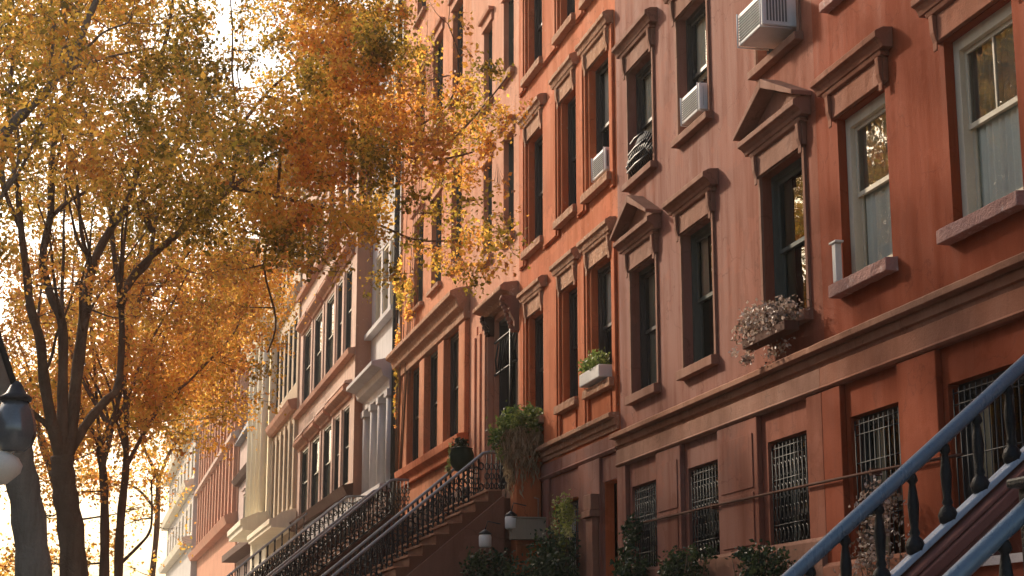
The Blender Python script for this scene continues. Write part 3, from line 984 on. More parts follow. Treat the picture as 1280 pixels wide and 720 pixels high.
# --- house I: low set-back house with a slate roof slope
I_ = house('row_house', 88.5, 108.5, 8.6, 'low dusty pink house with a pale slate mansard and an arched dormer in the distance')
ow = []
iyy = [92, 96, 100, 104]
for yc in iyy:
    ow += [(yc - .7, yc + .7, 9.0, 11.6)]
facade(I_, 8.6, 88.5, 108.5, 3.2, 15.0, ow, 'dusty', reveal=.08)
for yc in iyy:
    window(I_, 8.6, yc, 9.0, 1.4, 2.6, 'wood_cream', .1, .03, ('curtain', .6, 1.), 'lintel', 'dusty')
moulding(I_, 8.6, 88.6, 108.5, 12.8, [(0, -.3), (.3, -.3), (.5, 0), (0, .2)], 'dark_trim', 'belt_course', .01)
b = MB()
b.prism([(8.2, 15.02), (10.0, 18.8), (16, 18.8), (19.6, 15.02)], 88.5, 108.5)
b.build('mansard_roof', 'roof_slate', I_)
moulding(I_, 8.6, 88.6, 108.5, 8.3, [(0, -.5), (.9, -.5), (.9, -.1), (0, .1)], 'dark_trim', 'porch_ledge', .01)

# --- house J: orange brick, far
XJ = 8.5
J_ = house('row_house', 108.5, 149.0, XJ, 'distant orange house row with thin upright piers and stepped sill lines')
ow = []
jy = [111 + 3.1 * k for k in range(12)]
for yc in jy:
    for z, h in ((11.2, 3.2), (16.8, 3.2), (22.0, 3.0)):
        ow.append((yc - .7, yc + .7, z, z + h))
facade(J_, XJ, 108.5, 149, 4, 28.5, ow, 'orange', reveal=.08)
for yc in jy:
    for z, h in ((11.2, 3.2), (16.8, 3.2), (22.0, 3.0)):
        window(J_, XJ, yc, z, 1.4, h, 'wood_dark', .1, .03, ('curtain_dark', .9, 1.), 'lintel', 'orange')
for k in range(13):
    MB().box(XJ - .25, XJ, 109.1 + 3.1 * k, 109.8 + 3.1 * k, 10.9, 27.5).build('pier', 'orange', J_)
moulding(J_, XJ, 108.5, 149, 10.8, [(0, -.6), (.6, -.6), (.8, -.1), (0, .2)], 'orange', 'belt_course', .01)
moulding(J_, XJ, 108.5, 149, 15.9, [(0, -.3), (.5, -.3), (.5, 0), (0, .2)], 'pink_stone', 'belt_course', .01)
moulding(J_, XJ, 108.5, 149, 21.2, [(0, -.3), (.5, -.3), (.5, 0), (0, .2)], 'pink_stone', 'belt_course', .01)
roof_cornice(J_, XJ, 108.5, 149, 28.3, 'dark_trim')

# --- house K: pale grey block closing the view
XK = 8.0
K_ = house('apartment_block', 149.0, 200.0, XK, 'farthest pale grey apartment block with curved white sill bands against the bright sky')
K_['category'] = 'building'
ow = []
ky = [152.5 + 6.4 * k for k in range(8)]
for yc in ky:
    for z in (12.6, 17.6, 22.6, 27.0):
        ow.append((yc - 1.4, yc + 1.4, z, z + 3.0))
facade(K_, XK, 149, 200, 5, 31.5, ow, 'greywhite', reveal=.08)
for yc in ky:
    for z in (12.6, 17.6, 22.6, 27.0):
        window(K_, XK, yc, z, 2.8, 3.0, 'wood_cream', .2, .03, ('curtain_dark', .9, 1.))
for z in (12.2, 17.0, 22.0, 26.6):
    moulding(K_, XK, 149, 200, z, [(0, -.5), (.7, -.5), (.9, 0), (0, .2)], 'cream', 'belt_course', .01)
roof_cornice(K_, XK, 149, 200, 31.2, 'greywhite')

for o in list(col.objects):
    k = o.name.split('.')[0]
    if k in ('sill', 'hood', 'pediment', 'lintel') and o.parent and worldloc(o).y < 60:
        bv(o, .009)

# ------------------------------------------------------------------ stoops
def stoop(y0, y1, xt, zt, xbot, slope, label, mats, group=None, fine=True, rail_h=.9, bal_h=.45, bal=.19, handr=.042, ornate=False,
          nosing='nosing', front_over=0., landing=.6, near_drop=0., lower_mat=None):
    """Flight rising toward the houses (+X). Step line passes (xt, zt)."""
    step_m, string_m, iron_m, rail_m = mats
    run = .26
    rise = run * slope
    n = int((xt - xbot) / run)
    zb = gz((y0 + y1) / 2)
    t = empty('stoop', (xbot, (y0 + y1) / 2, zb), label, 'stoop', group)
    b = MB()
    no = MB()
    a, c = y0 + .22 - front_over, y1 - .22
    prof = [(xt - n * run, zb - .3)]
    for i in range(n):
        x = xt - (n - i) * run
        z = zt - (n - i - 1) * rise
        prof += [(x, z - rise if i else zb - .1), (x, z)]
        no.prism([(x - .035, z - .03), (x + run - .004, z - .03 + .02), (x + run - .004, z + .012), (x - .035, z + .012)], a - .01, c + .01)
    prof += [(xt + .01, zt), (xt + .01, zb - .3)]
    MB().box(xt + .012, xt + landing, y0 + .01, y1 - .01, zb - .3, zt).build('landing', step_m, t)
    b.prism(prof, a, c)
    b.build('steps', step_m, t)
    no.build('step_nosings', nosing, t)
    # side strings with a moulded coping
    for k, yy in enumerate((y0, y1 - .22)):
        s = MB()
        off = rail_h - bal_h - .05
        drop = near_drop if k == 0 else 0.

        def zl(x):
            return zt + (x - xt) * slope
        xs, xe = xbot - .1, xt
        for (oy, lo, hi) in ((0, -2.6 if k == 0 or True else -.6, off - .16 - drop), (-.035, off - .158 - drop, off - .10 - drop), (-.055, off - .098 - drop, off - .03 - drop), (-.02, off - .028 - drop, off - drop)):
            ya, yb = yy - (-oy), yy + .22 - oy
            ya, yb = yy + oy, yy + .22 - oy
            vs = []
            for y in (ya, yb):
                vs += [(xs, y, max(zl(xs) + lo, zb - .2) if lo < -1 else zl(xs) + lo), (xe, y, zl(xe) + lo if lo > -1 else zl(xe) - 2.4), (xe, y, zl(xe) + hi), (xs, y, zl(xs) + hi)]
            s.add(vs, [(0, 1, 2, 3), (7, 6, 5, 4), (0, 4, 5, 1), (1, 5, 6, 2), (2, 6, 7, 3), (3, 7, 4, 0)])
        s.build('string_wall', string_m, t, .008)
        # balustrade
        yc = yy + .11
        rb = off + .04
        br = MB()
        w = .045
        br.add([(xs, yc - w, zl(xs) + rb - .02), (xe, yc - w, zl(xe) + rb - .02), (xe, yc + w, zl(xe) + rb - .02), (xs, yc + w, zl(xs) + rb - .02),
                (xs, yc - w, zl(xs) + rb + .02), (xe, yc - w, zl(xe) + rb + .02), (xe, yc + w, zl(xe) + rb + .02), (xs, yc + w, zl(xs) + rb + .02)],
               [(0, 1, 2, 3), (7, 6, 5, 4), (0, 4, 5, 1), (1, 5, 6, 2), (2, 6, 7, 3), (3, 7, 4, 0)])
        br.build('bottom_rail', lower_mat or iron_m, t, .006)
        hr = MB()
        pts = [(xs, yc, zl(xs) + rail_h), (xe, yc, zl(xe) + rail_h)]
        if ornate:
            pts += [(xe + .12, yc, zl(xe) + rail_h + .03), (xe + landing, yc, zt + rail_h + .03)]
        hr.tube([(xs - .12, yc, zl(xs) + rail_h - .22), (xs - .1, yc, zl(xs) + rail_h - .1)] + pts, handr, 10)
        hr.build('handrail', rail_m, t)
        h = rail_h - rb - .02

        def balm():
            m = MB()
            if fine:
                m.lathe((0, 0, -.03), [(.022, 0), (.045, .015), (.052, .05), (.038, .085), (.022, .1), (.028, .115), (.02, .14), (.026, .2), (.03, h * .62),
                                       (.022, h * .78), (.016, h * .86), (.03, h * .9), (.026, h * .95), (.016, h)], 10)
            else:
                m.lathe((0, 0, -.03), [(.022, 0), (.03, .05), (.019, .1), (.019, h * .45), (.034, h * .5), (.019, h * .55), (.019, h * .85), (.03, h * .92), (.016, h + .02)], 6)
                if ornate:
                    for zz in (h * .2, h * .72):
                        m.tube([(.055 + .05 * math.cos(u), 0, zz + slope * .055 + .075 * math.sin(u)) for u in np.linspace(0, 6.2, 9)], .016, 4)
            return m.mesh('baluster', M[iron_m])
        me = cached(('bal', round(h, 3), fine, ornate, iron_m, slope), balm)
        nb = int((xe - xs) / bal)
        pt = worldloc(t)
        for i in range(nb):
            x = xe - .1 - i * bal
            inst('baluster', me, t, (x - pt.x, yc - pt.y, zl(x) + rb + .02 - pt.z))
        if ornate:     # landing panel of scrolled iron
            lp = MB()
            for x in np.arange(xe + .08, xe + landing, .1):
                lp.tube([(x, yc, zt + .02), (x, yc, zt + rail_h)], .014, 5)
                for zz in (.25, .45, .65):
                    lp.tube([(x + .045 * math.cos(u), yc, zt + zz + .07 * math.sin(u)) for u in np.linspace(0, 6.2, 8)], .012, 4)
            lp.build('landing_panel', iron_m, t)
    return t


SL = .83
near = stoop(6.0, 8.11, 8.1, 5.12, 2.35, SL, 'tall red stoop in the lower right foreground with thick blue handrails and turned iron balusters',
             ('red_step', 'string_stone', 'iron_worn', 'blue_rail'), fine=True, rail_h=.86, bal_h=.43, bal=.19, handr=.037, near_drop=.3, lower_mat='blue_sky_lit')
# intermediate newel on the near rail
b = MB()
xn = 3.60
zn = 5.12 + (xn - 8.1) * SL
b.box(xn - .055, xn + .055, 6.05, 6.17, zn + .3, zn + .9)
b.box(xn - .09, xn + .09, 6.02, 6.20, zn + .902, zn + .94)
b.build('newel_post', 'iron_worn', near, .012)

stD = stoop(34.62, 37.75, 7.75, 4.98, 2.6, SL, 'brown stoop with ornate black iron balustrade climbing to the dark portal of the peach house',
            ('step_stone', 'rust', 'iron', 'rail_light'), fine=False, rail_h=.92, bal_h=.84, bal=.105, handr=.034, ornate=True, nosing='worn_trim', front_over=1.75, landing=.72)
b = MB()                           # sloping outer cheek wall of the wide lower steps
vs_ = []
for y in (32.87, 33.07):
    vs_ += [(2.5, y, .9), (7.76, y, .9), (7.76, y, 4.86), (2.5, y, 4.86 - 5.26 * SL)]
b.add(vs_, [(0, 1, 2, 3), (7, 6, 5, 4), (0, 4, 5, 1), (1, 5, 6, 2), (2, 6, 7, 3), (3, 7, 4, 0)])
b.build('cheek_wall', 'mauve_trim', stD, .01)
b = MB()
b.box(7.95, 8.45, 32.65, 33.15, 1.2, 5.5)
b.box(7.9, 8.48, 32.6, 33.2, 5.502, 5.62)
pil = b.build('gate_pillar', 'rust', None, .015)
tag(pil, 'orange stone pillar carrying the grass planter beside the tall stoop', 'pillar')
stoop(45.3, 48.3, 7.6, 5.5, 2.6, SL, 'second dark stoop with silvery handrails in front of the terracotta house',
      ('step_stone', 'dark_trim', 'iron', 'rail_light'), fine=False, rail_h=.92, bal_h=.84, bal=.12, handr=.035, ornate=True, nosing='step_stone', landing=.5)
stoop(52.2, 54.6, 7.4, 5.7, 2.6, SL, 'dark stoop with thin rails before the pale grey stone house',
      ('step_stone', 'dark_trim', 'iron', 'rail_light'), fine=False, rail_h=.92, bal_h=.84, bal=.14, handr=.03, ornate=True, nosing='step_stone', landing=.6)
stoop(60.5, 63.0, 7.2, 5.9, 2.6, SL, 'farthest dark stoop under the white base panel of the pink house',
      ('step_stone', 'dark_trim', 'iron', 'rail_light'), fine=False, rail_h=.92, bal_h=.8, bal=.25, handr=.03, nosing='step_stone', landing=.5)



# ------------------------------------------------------------------ air conditioners
def aircon(x, yc, z, w, h, d, label):
    t = empty('air_conditioner', (x, yc, z), label, 'air conditioner', 'window air conditioners on the mauve house')
    MB().box(x - d, x + .3, yc - w / 2, yc + w / 2, z, z + h).build('casing', 'white_plastic', t, .02)
    g = MB()
    n = 9
    for k in range(n):
        z1 = z + .05 + (h - .1) * k / n
        g.box(x - d - .012, x - d - .001, yc - w / 2 + .05, yc + w / 2 - .05, z1, z1 + (h - .1) / n * .45)
    for k in range(7):
        x1 = x - d + .06 + (d - .12) * k / 7
        g.box(x1, x1 + (d - .1) / 14, yc - w / 2 - .008, yc - w / 2 - .001, z + .06, z + h - .06)
    g.build('vent_grille', 'grille_grey', t)
    for s in (-1, 1):
        f = MB()
        f.tube([(x - d - .02, yc + s * (w / 2 - .02), z + h), (x - d - .02, yc + s * (w / 2 - .02), z - .02), (x, yc + s * (w / 2 - .02), z - .02)], .012, 5)
        f.build('support_bracket', 'white_plastic', t)
    return t


aircon(X0, 20.12, 9.72, .86, .45, .42, 'white window air conditioner jutting far out at the top right of the mauve house')
aircon(X0, 23.35, 9.64, .8, .42, .12, 'small white air conditioner sitting flush in the second floor window')
ac = aircon(X0, 28.35, 10.14, .8, .42, .08, 'pale air conditioner tucked into the orange house upper window')
ac['group'] = 'window air conditioners'

# black half-round basket in the mauve house window
b = MB()
for k in range(14):
    y = 25.5 + 1.15 * k / 13
    hh = .62 * math.sqrt(max(.05, 1 - ((k - 6.5) / 7.5) ** 2))
    b.tube([(X0 + .02, y, 9.62), (X0 - .1, y, 9.64 + hh * .5), (X0 + .02, y, 9.62 + hh)], .02, 5)
for hgt in (.06, .2, .34, .5):
    ww = .55 * math.sqrt(1 - (hgt / .64) ** 2)
    b.tube([(X0 - .09, 26.08 - ww, 9.64 + hgt), (X0 - .12, 26.08, 9.64 + hgt), (X0 - .09, 26.08 + ww, 9.64 + hgt)], .02, 5)
b.box(X0 + .02, X0 + .06, 25.6, 26.55, 9.62, 9.95)
bk = b.build('window_basket', 'iron', None)
tag(bk, 'black rounded iron basket filling the bottom of the upper left mauve window', 'basket')

# wooden upright left on the cream window's sill
b = MB()
b.box(X0 - .13, X0 - .05, 18.38, 18.48, 6.035, 6.5)
b.box(X0 - .15, X0 - .04, 18.33, 18.52, 6.505, 6.53)
tag(b.build('wooden_batten', 'planter_white', None, .006), 'short pale upright batten standing on the chipped sill of the cream window', 'batten')


# ------------------------------------------------------------------ plants
def clump(center, rad, n, size, mode='ball', seed=0):
    """Leaf positions in uneven sprays through an ellipsoid."""
    r = np.random.default_rng(seed + n)
    k = max(6, n // 22)
    d = r.normal(size=(k, 3))
    d /= np.linalg.norm(d, axis=1)[:, None]
    rr = r.uniform(.35, 1., (k, 1)) ** .6
    sub = d * rr
    ids = r.integers(0, k, n)
    p = sub[ids] + r.normal(scale=.2, size=(n, 3))
    t = (r.uniform(size=k)[ids] + r.normal(scale=.15, size=n))
    return np.array(center) + p * np.array(rad), t


def plant(name, label, cat, loc, blobs, mat, size, group=None, stems=True, parent=None):
    t = empty(name, loc, label, cat, group)
    P, T = [], []
    for i, (c, r, n) in enumerate(blobs):
        p, tt = clump(c, r, n, size, seed=int(loc[1] * 10) + i)
        P.append(p)
        T.append(tt)
    P = np.concatenate(P)
    T = np.concatenate(T)
    me = leaf_mesh('foliage', P, rng.uniform(.7, 1.3, len(P)) * size, T, mat, off=loc)
    inst('foliage', me, t, (0, 0, 0))
    if stems:
        b = MB()
        for c, r, n in blobs:
            for k in range(5):
                q = P[rng.integers(0, len(P))] if False else np.array(c) + rng.normal(size=3) * np.array(r) * .5
                b.tube([loc, ((loc[0] + q[0]) / 2 + rng.normal() * .05, (loc[1] + q[1]) / 2 + rng.normal() * .05, (loc[2] + q[2]) / 2 + .05), tuple(q)], [.014, .01, .005], 4)
        b.build('stems', 'bark', t)
    return t


# flower box under the pedimented window
t = empty('flower_box', (X0 - .2, 20.25, 5.75), 'window box of faded pinkish flowers under the pedimented window', 'flower box')
MB().box(X0 - .34, X0 - .14, 19.5, 20.95, 5.66, 5.78).build('trough', 'dark_trim', t, .01)
P, T = clump((X0 - .25, 20.3, 5.93), (.2, .9, .24), 1500, .05, seed=3)
P2, T2 = clump((X0 - .3, 21.0, 5.62), (.14, .2, .16), 130, .05, seed=4)
P3, T3 = clump((X0 - .2, 20.0, 5.45), (.1, .6, .16), 90, .05, seed=5)
P = np.concatenate([P, P2, P3])
T = np.concatenate([T, T2 + .3, T3 + .2])
inst('flowers', leaf_mesh('flowers', P, rng.uniform(.04, .075, len(P)), T, 'blossom', off=(X0 - .2, 20.25, 5.75)), t, (0, 0, 0))

# white trough with greenery on the orange house sill
t = empty('flower_box', (X0 - .15, 28.55, 6.43), 'white window trough spilling small green leaves on the orange house sill', 'flower box')
MB().box(X0 - .24, X0 + .02, 27.95, 29.2, 6.435, 6.66).build('trough', 'planter_white', t, .02)
P, T = clump((X0 - .12, 28.6, 6.78), (.16, .66, .18), 700, .05, seed=6)
inst('foliage', leaf_mesh('foliage', P, rng.uniform(.05, .085, len(P)), T, 'green', off=(X0 - .15, 28.55, 6.43)), t, (0, 0, 0))

# planter with fresh green and hanging dry grass on the pillar
t = empty('grass_planter', (8.2, 32.9, 5.62), 'planter on the orange pillar with green top growth and long dry straw hanging down', 'planter')
MB().box(8.04, 8.4, 32.7, 33.1, 5.625, 5.85).build('pot', 'dry', t, .02)
P, T = clump((8.15, 32.9, 6.3), (.42, .5, .32), 1500, .07, seed=7)
Pb, Tb = clump((7.65, 32.95, 6.0), (.2, .3, .4), 400, .07, seed=17)
P = np.concatenate([P, Pb]); T = np.concatenate([T, Tb])
inst('foliage', leaf_mesh('foliage', P, rng.uniform(.06, .12, len(P)), T, 'green', off=(8.2, 32.9, 5.62)), t, (0, 0, 0))
n_ = 1500
a_ = rng.uniform(math.pi * .55, math.pi * 1.8, n_)
h_ = rng.uniform(0, 1, n_) ** 1.3
cl_ = np.sin(a_ * 9) * .5 + np.sin(a_ * 23 + 1) * .5          # uneven hanks
drop_ = h_ * (.95 + .35 * cl_)
r_ = .36 + .1 * np.sin(h_ * 3) - .16 * h_ + rng.normal(scale=.05, size=n_)
P = np.stack([8.15 + r_ * np.cos(a_), 32.9 + r_ * np.sin(a_), 6.12 - drop_], axis=1)
inst('hanging_straw', leaf_mesh('hanging_straw', P, rng.uniform(.12, .3, n_), rng.uniform(0, 1, n_), 'straw', off=(8.2, 32.9, 5.62), down=3.2, aspect=.13), t, (0, 0, 0))

# dark round pot on the far balustrade top
t = empty('potted_plant', (7.9, 37.64, 5.85), 'round dark green pot with leafy rim at the top of the second handrail', 'planter')
MB().lathe((7.9, 37.64, 5.83), [(.06, 0), (.16, .03), (.27, .2), (.29, .36), (.24, .5), (.26, .52), (.22, .54), (.2, .48)], 18).build('pot', 'planter_dark', t)
P, T = clump((7.86, 37.64, 6.42), (.27, .27, .13), 420, .06, seed=8)
P2, T2 = clump((7.6, 37.62, 6.05), (.08, .1, .3), 120, .06, seed=9)
inst('foliage', leaf_mesh('foliage', P, rng.uniform(.06, .1, len(P)), T, 'evergreen', off=(7.9, 37.64, 5.85)), t, (0, 0, 0))
inst('trailing_leaves', leaf_mesh('trailing_leaves', P2, rng.uniform(.05, .09, len(P2)), T2, 'palegreen', off=(7.9, 37.64, 5.85)), t, (0, 0, 0))

plant('shrub', 'big dark evergreen shrub beneath the orange house', 'shrub', (7.85, 30.3, gz(30.3)),
      [((8.0, 29.9, 3.2), (.42, .75, .7), 3200), ((7.7, 31.0, 2.8), (.6, .7, .7), 2000), ((7.8, 30.3, 2.0), (.6, 1.2, .8), 2000)], 'evergreen', .085)
plant('shrub', 'yellow green sprig shooting up behind the dark shrub', 'shrub', (8.1, 29.9, gz(29.9)),
      [((8.15, 29.9, 4.15), (.24, .34, .4), 520), ((8.1, 29.5, 3.8), (.2, .3, .25), 160)], 'palegreen', .075)
plant('shrub', 'low dark shrub at the foot of the peach house stoop', 'shrub', (7.25, 31.7, gz(31.7)),
      [((7.25, 31.8, 3.3), (.5, .45, .42), 1500), ((7.1, 31.9, 2.7), (.6, .5, .6), 1200)], 'evergreen', .08)
plant('climbing_plant', 'climbing bush covering the lower left basement window of the mauve house', 'climber', (8.1, 26.0, gz(26)),
      [((8.15, 26.0, 2.9), (.25, .55, .5), 1500), ((8.2, 26.1, 3.55), (.15, .35, .3), 350), ((8.1, 25.9, 2.2), (.3, .6, .6), 1300)], 'evergreen', .075)
plant('climbing_plant', 'rounded dark bush in front of the middle barred basement window', 'climber', (8.0, 23.4, gz(23)),
      [((8.05, 23.2, 2.8), (.3, .6, .34), 1500), ((8.1, 22.5, 3.1), (.15, .5, .14), 160), ((8.0, 23.3, 2.2), (.35, .9, .5), 1300)], 'evergreen', .07)
plant('climbing_plant', 'spreading dark bush below the third barred basement window beside the blue rail', 'climber', (8.0, 20.3, gz(20)),
      [((8.05, 20.0, 2.7), (.3, .45, .3), 1100), ((8.1, 20.9, 2.95), (.15, .4, .12), 180), ((8.0, 20.2, 2.1), (.35, .9, .5), 1000)], 'evergreen', .065)
plant('climbing_plant', 'pale flowering climber seen between the thick foreground balusters', 'climber', (8.1, 17.0, gz(17)),
      [((8.15, 17.1, 3.0), (.15, .5, .5), 600), ((8.1, 17.4, 2.4), (.25, .7, .5), 800)], 'blossom', .055)

# vine growing up the corner of the terracotta house
plant('climbing_plant', 'straggling autumn vine on the edge of the terracotta house beside the drainpipe', 'climber', (8.35, 48.9, 4.6),
      [((8.3, 48.9, 9.8), (.12, .35, 1.2), 260), ((8.3, 48.3, 12.5), (.12, .8, .9), 300), ((8.3, 47.0, 11.7), (.12, .9, .5), 260), ((8.3, 45.5, 18.5), (.12, .9, .9), 160)], 'leaf', .13)

# ------------------------------------------------------------------ small fixtures
def jar_light(x, y, z, label):
    t = empty('wall_lantern', (x, y, z), label, 'lantern', 'white lanterns by the tall stoop')
    MB().lathe((x, y, z), [(.10, 0), (.12, .02), (.125, .2), (.11, .24)], 12).build('glass_shade', 'lantern_white', t)
    MB().lathe((x, y, z + .242), [(.12, 0), (.13, .02), (.05, .08), (.02, .1)], 12).build('cap', 'iron', t)
    MB().tube([(x, y, z + .33), (x + .05, y, z + .5), (x + .3, y, z + .45)], .012, 5).build('arm', 'iron', t)


jar_light(7.25, 32.3, 3.80, 'white glass lantern hanging lower left of the beige box')
jar_light(7.76, 32.3, 4.16, 'second white lantern close above the beige box')
t = empty('utility_box', (8.12, 32.3, 3.96), 'flat beige utility box fixed beside the orange pillar', 'box')
MB().box(7.76, 8.48, 32.2, 32.45, 3.96, 4.36).box(7.74, 8.49, 32.18, 32.47, 4.361, 4.39).build('box_body', 'box_grey', t, .008)
MB().tube([(8.3, 32.3, 4.38), (8.3, 32.3, 4.75), (8.3, 32.6, 4.8)], .018, 6).build('conduit', 'mauve_trim', t)

b = MB()
pts = [(X0 - .13, 27.1, 3.80), (X0 - .12, 25, 3.79), (X0 - .12, 22.85, 3.78), (X0 - .12, 20, 3.745), (X0 - .12, 17.7, 3.71), (X0 - .12, 15.6, 3.66)]
b.tube(pts, .018, 6)
for p in pts[::2]:
    b.box(p[0] - .01, X0, p[1] - .03, p[1] + .03, p[2] - .04, p[2] + .04)
tag(b.build('cable', 'dark_trim', None), 'thin brown cable strung level across the basement windows', 'cable')

# street lamp: post stands off to the left, lantern hangs over the pavement
LX, LY, LZ = -.66, 14.0, 3.22
t = empty('street_lamp', (-1.65, LY, gz(LY)), 'old street lamp with ribbed glass lantern and cream bowl before the leaning trunk', 'street lamp')
p = MB()
p.lathe((-1.65, LY, gz(LY)), [(.16, 0), (.18, .1), (.12, .3), (.09, .5), (.07, .9), (.055, 3.6), (.07, 3.65), (.05, 3.8), (0.03, 3.95)], 12)
p.build('post', 'iron', t)
a = MB()
a.tube([(-1.65, LY, 4.3), (-1.5, LY, 4.55), (-1.2, LY, 4.62), (-.9, LY, 4.35), (LX, LY, LZ + .50)], [.035, .032, .03, .028, .025], 8)
a.build('arm', 'iron', t)
g = MB()
g.lathe((LX, LY, LZ + .02), [(.09, 0), (.15, .05), (.175, .14), (.17, .22), (.14, .32), (.10, .40)], 24, flute=-.10)
g.build('ribbed_globe', 'globe', t)
MB().lathe((LX, LY, LZ + .42), [(.12, 0), (.13, .03), (.08, .06), (.05, .12), (.02, .16)], 14).build('crown', 'iron', t)
MB().lathe((LX - .12, LY, LZ - .25), [(.03, 0), (.10, .02), (.19, .1), (.205, .16), (.17, .22), (.1, .262)], 20).build('bowl', 'bowl', t)

# ------------------------------------------------------------------ the ground
def sheet(name, x0, x1, y0, y1, dz, mat, n=1):
    me = bpy.data.meshes.new(name)
    me.from_pydata([(x0, y0, gz(y0) + dz), (x1, y0, gz(y0) + dz), (x1, y1, gz(y1) + dz), (x0, y1, gz(y1) + dz)], [], [(0, 1, 2, 3)])
    me.materials.append(M[mat])
    o = bpy.data.objects.new(name, me)
    col.objects.link(o)
    tag(o, kind='structure')
    return o


sheet('ground', -400, 400, -60, 700, -.02, 'earth')
sheet('road', -9.5, -1.1, -60, 400, -.012, 'asphalt')


def slab(name, x0, x1, y0, y1, top, mat):
    b = MB()
    b.add([(x0, y0, gz(y0) - .1), (x1, y0, gz(y0) - .1), (x1, y1, gz(y1) - .1), (x0, y1, gz(y1) - .1),
           (x0, y0, gz(y0) + top), (x1, y0, gz(y0) + top), (x1, y1, gz(y1) + top), (x0, y1, gz(y1) + top)],
          [(0, 3, 2, 1), (4, 5, 6, 7), (0, 1, 5, 4), (1, 2, 6, 5), (2, 3, 7, 6), (3, 0, 4, 7)])
    tag(b.build(name, mat, None), kind='structure')


slab('kerb', -1.1, -.95, -60, 400, .12, 'greywhite')
slab('pavement', -.946, 8.4, -60, 400, .116, 'concrete')
slab('kerb', -9.65, -9.5, -60, 400, .12, 'greywhite')
slab('pavement', -14, -9.654, -60, 400, .116, 'concrete')

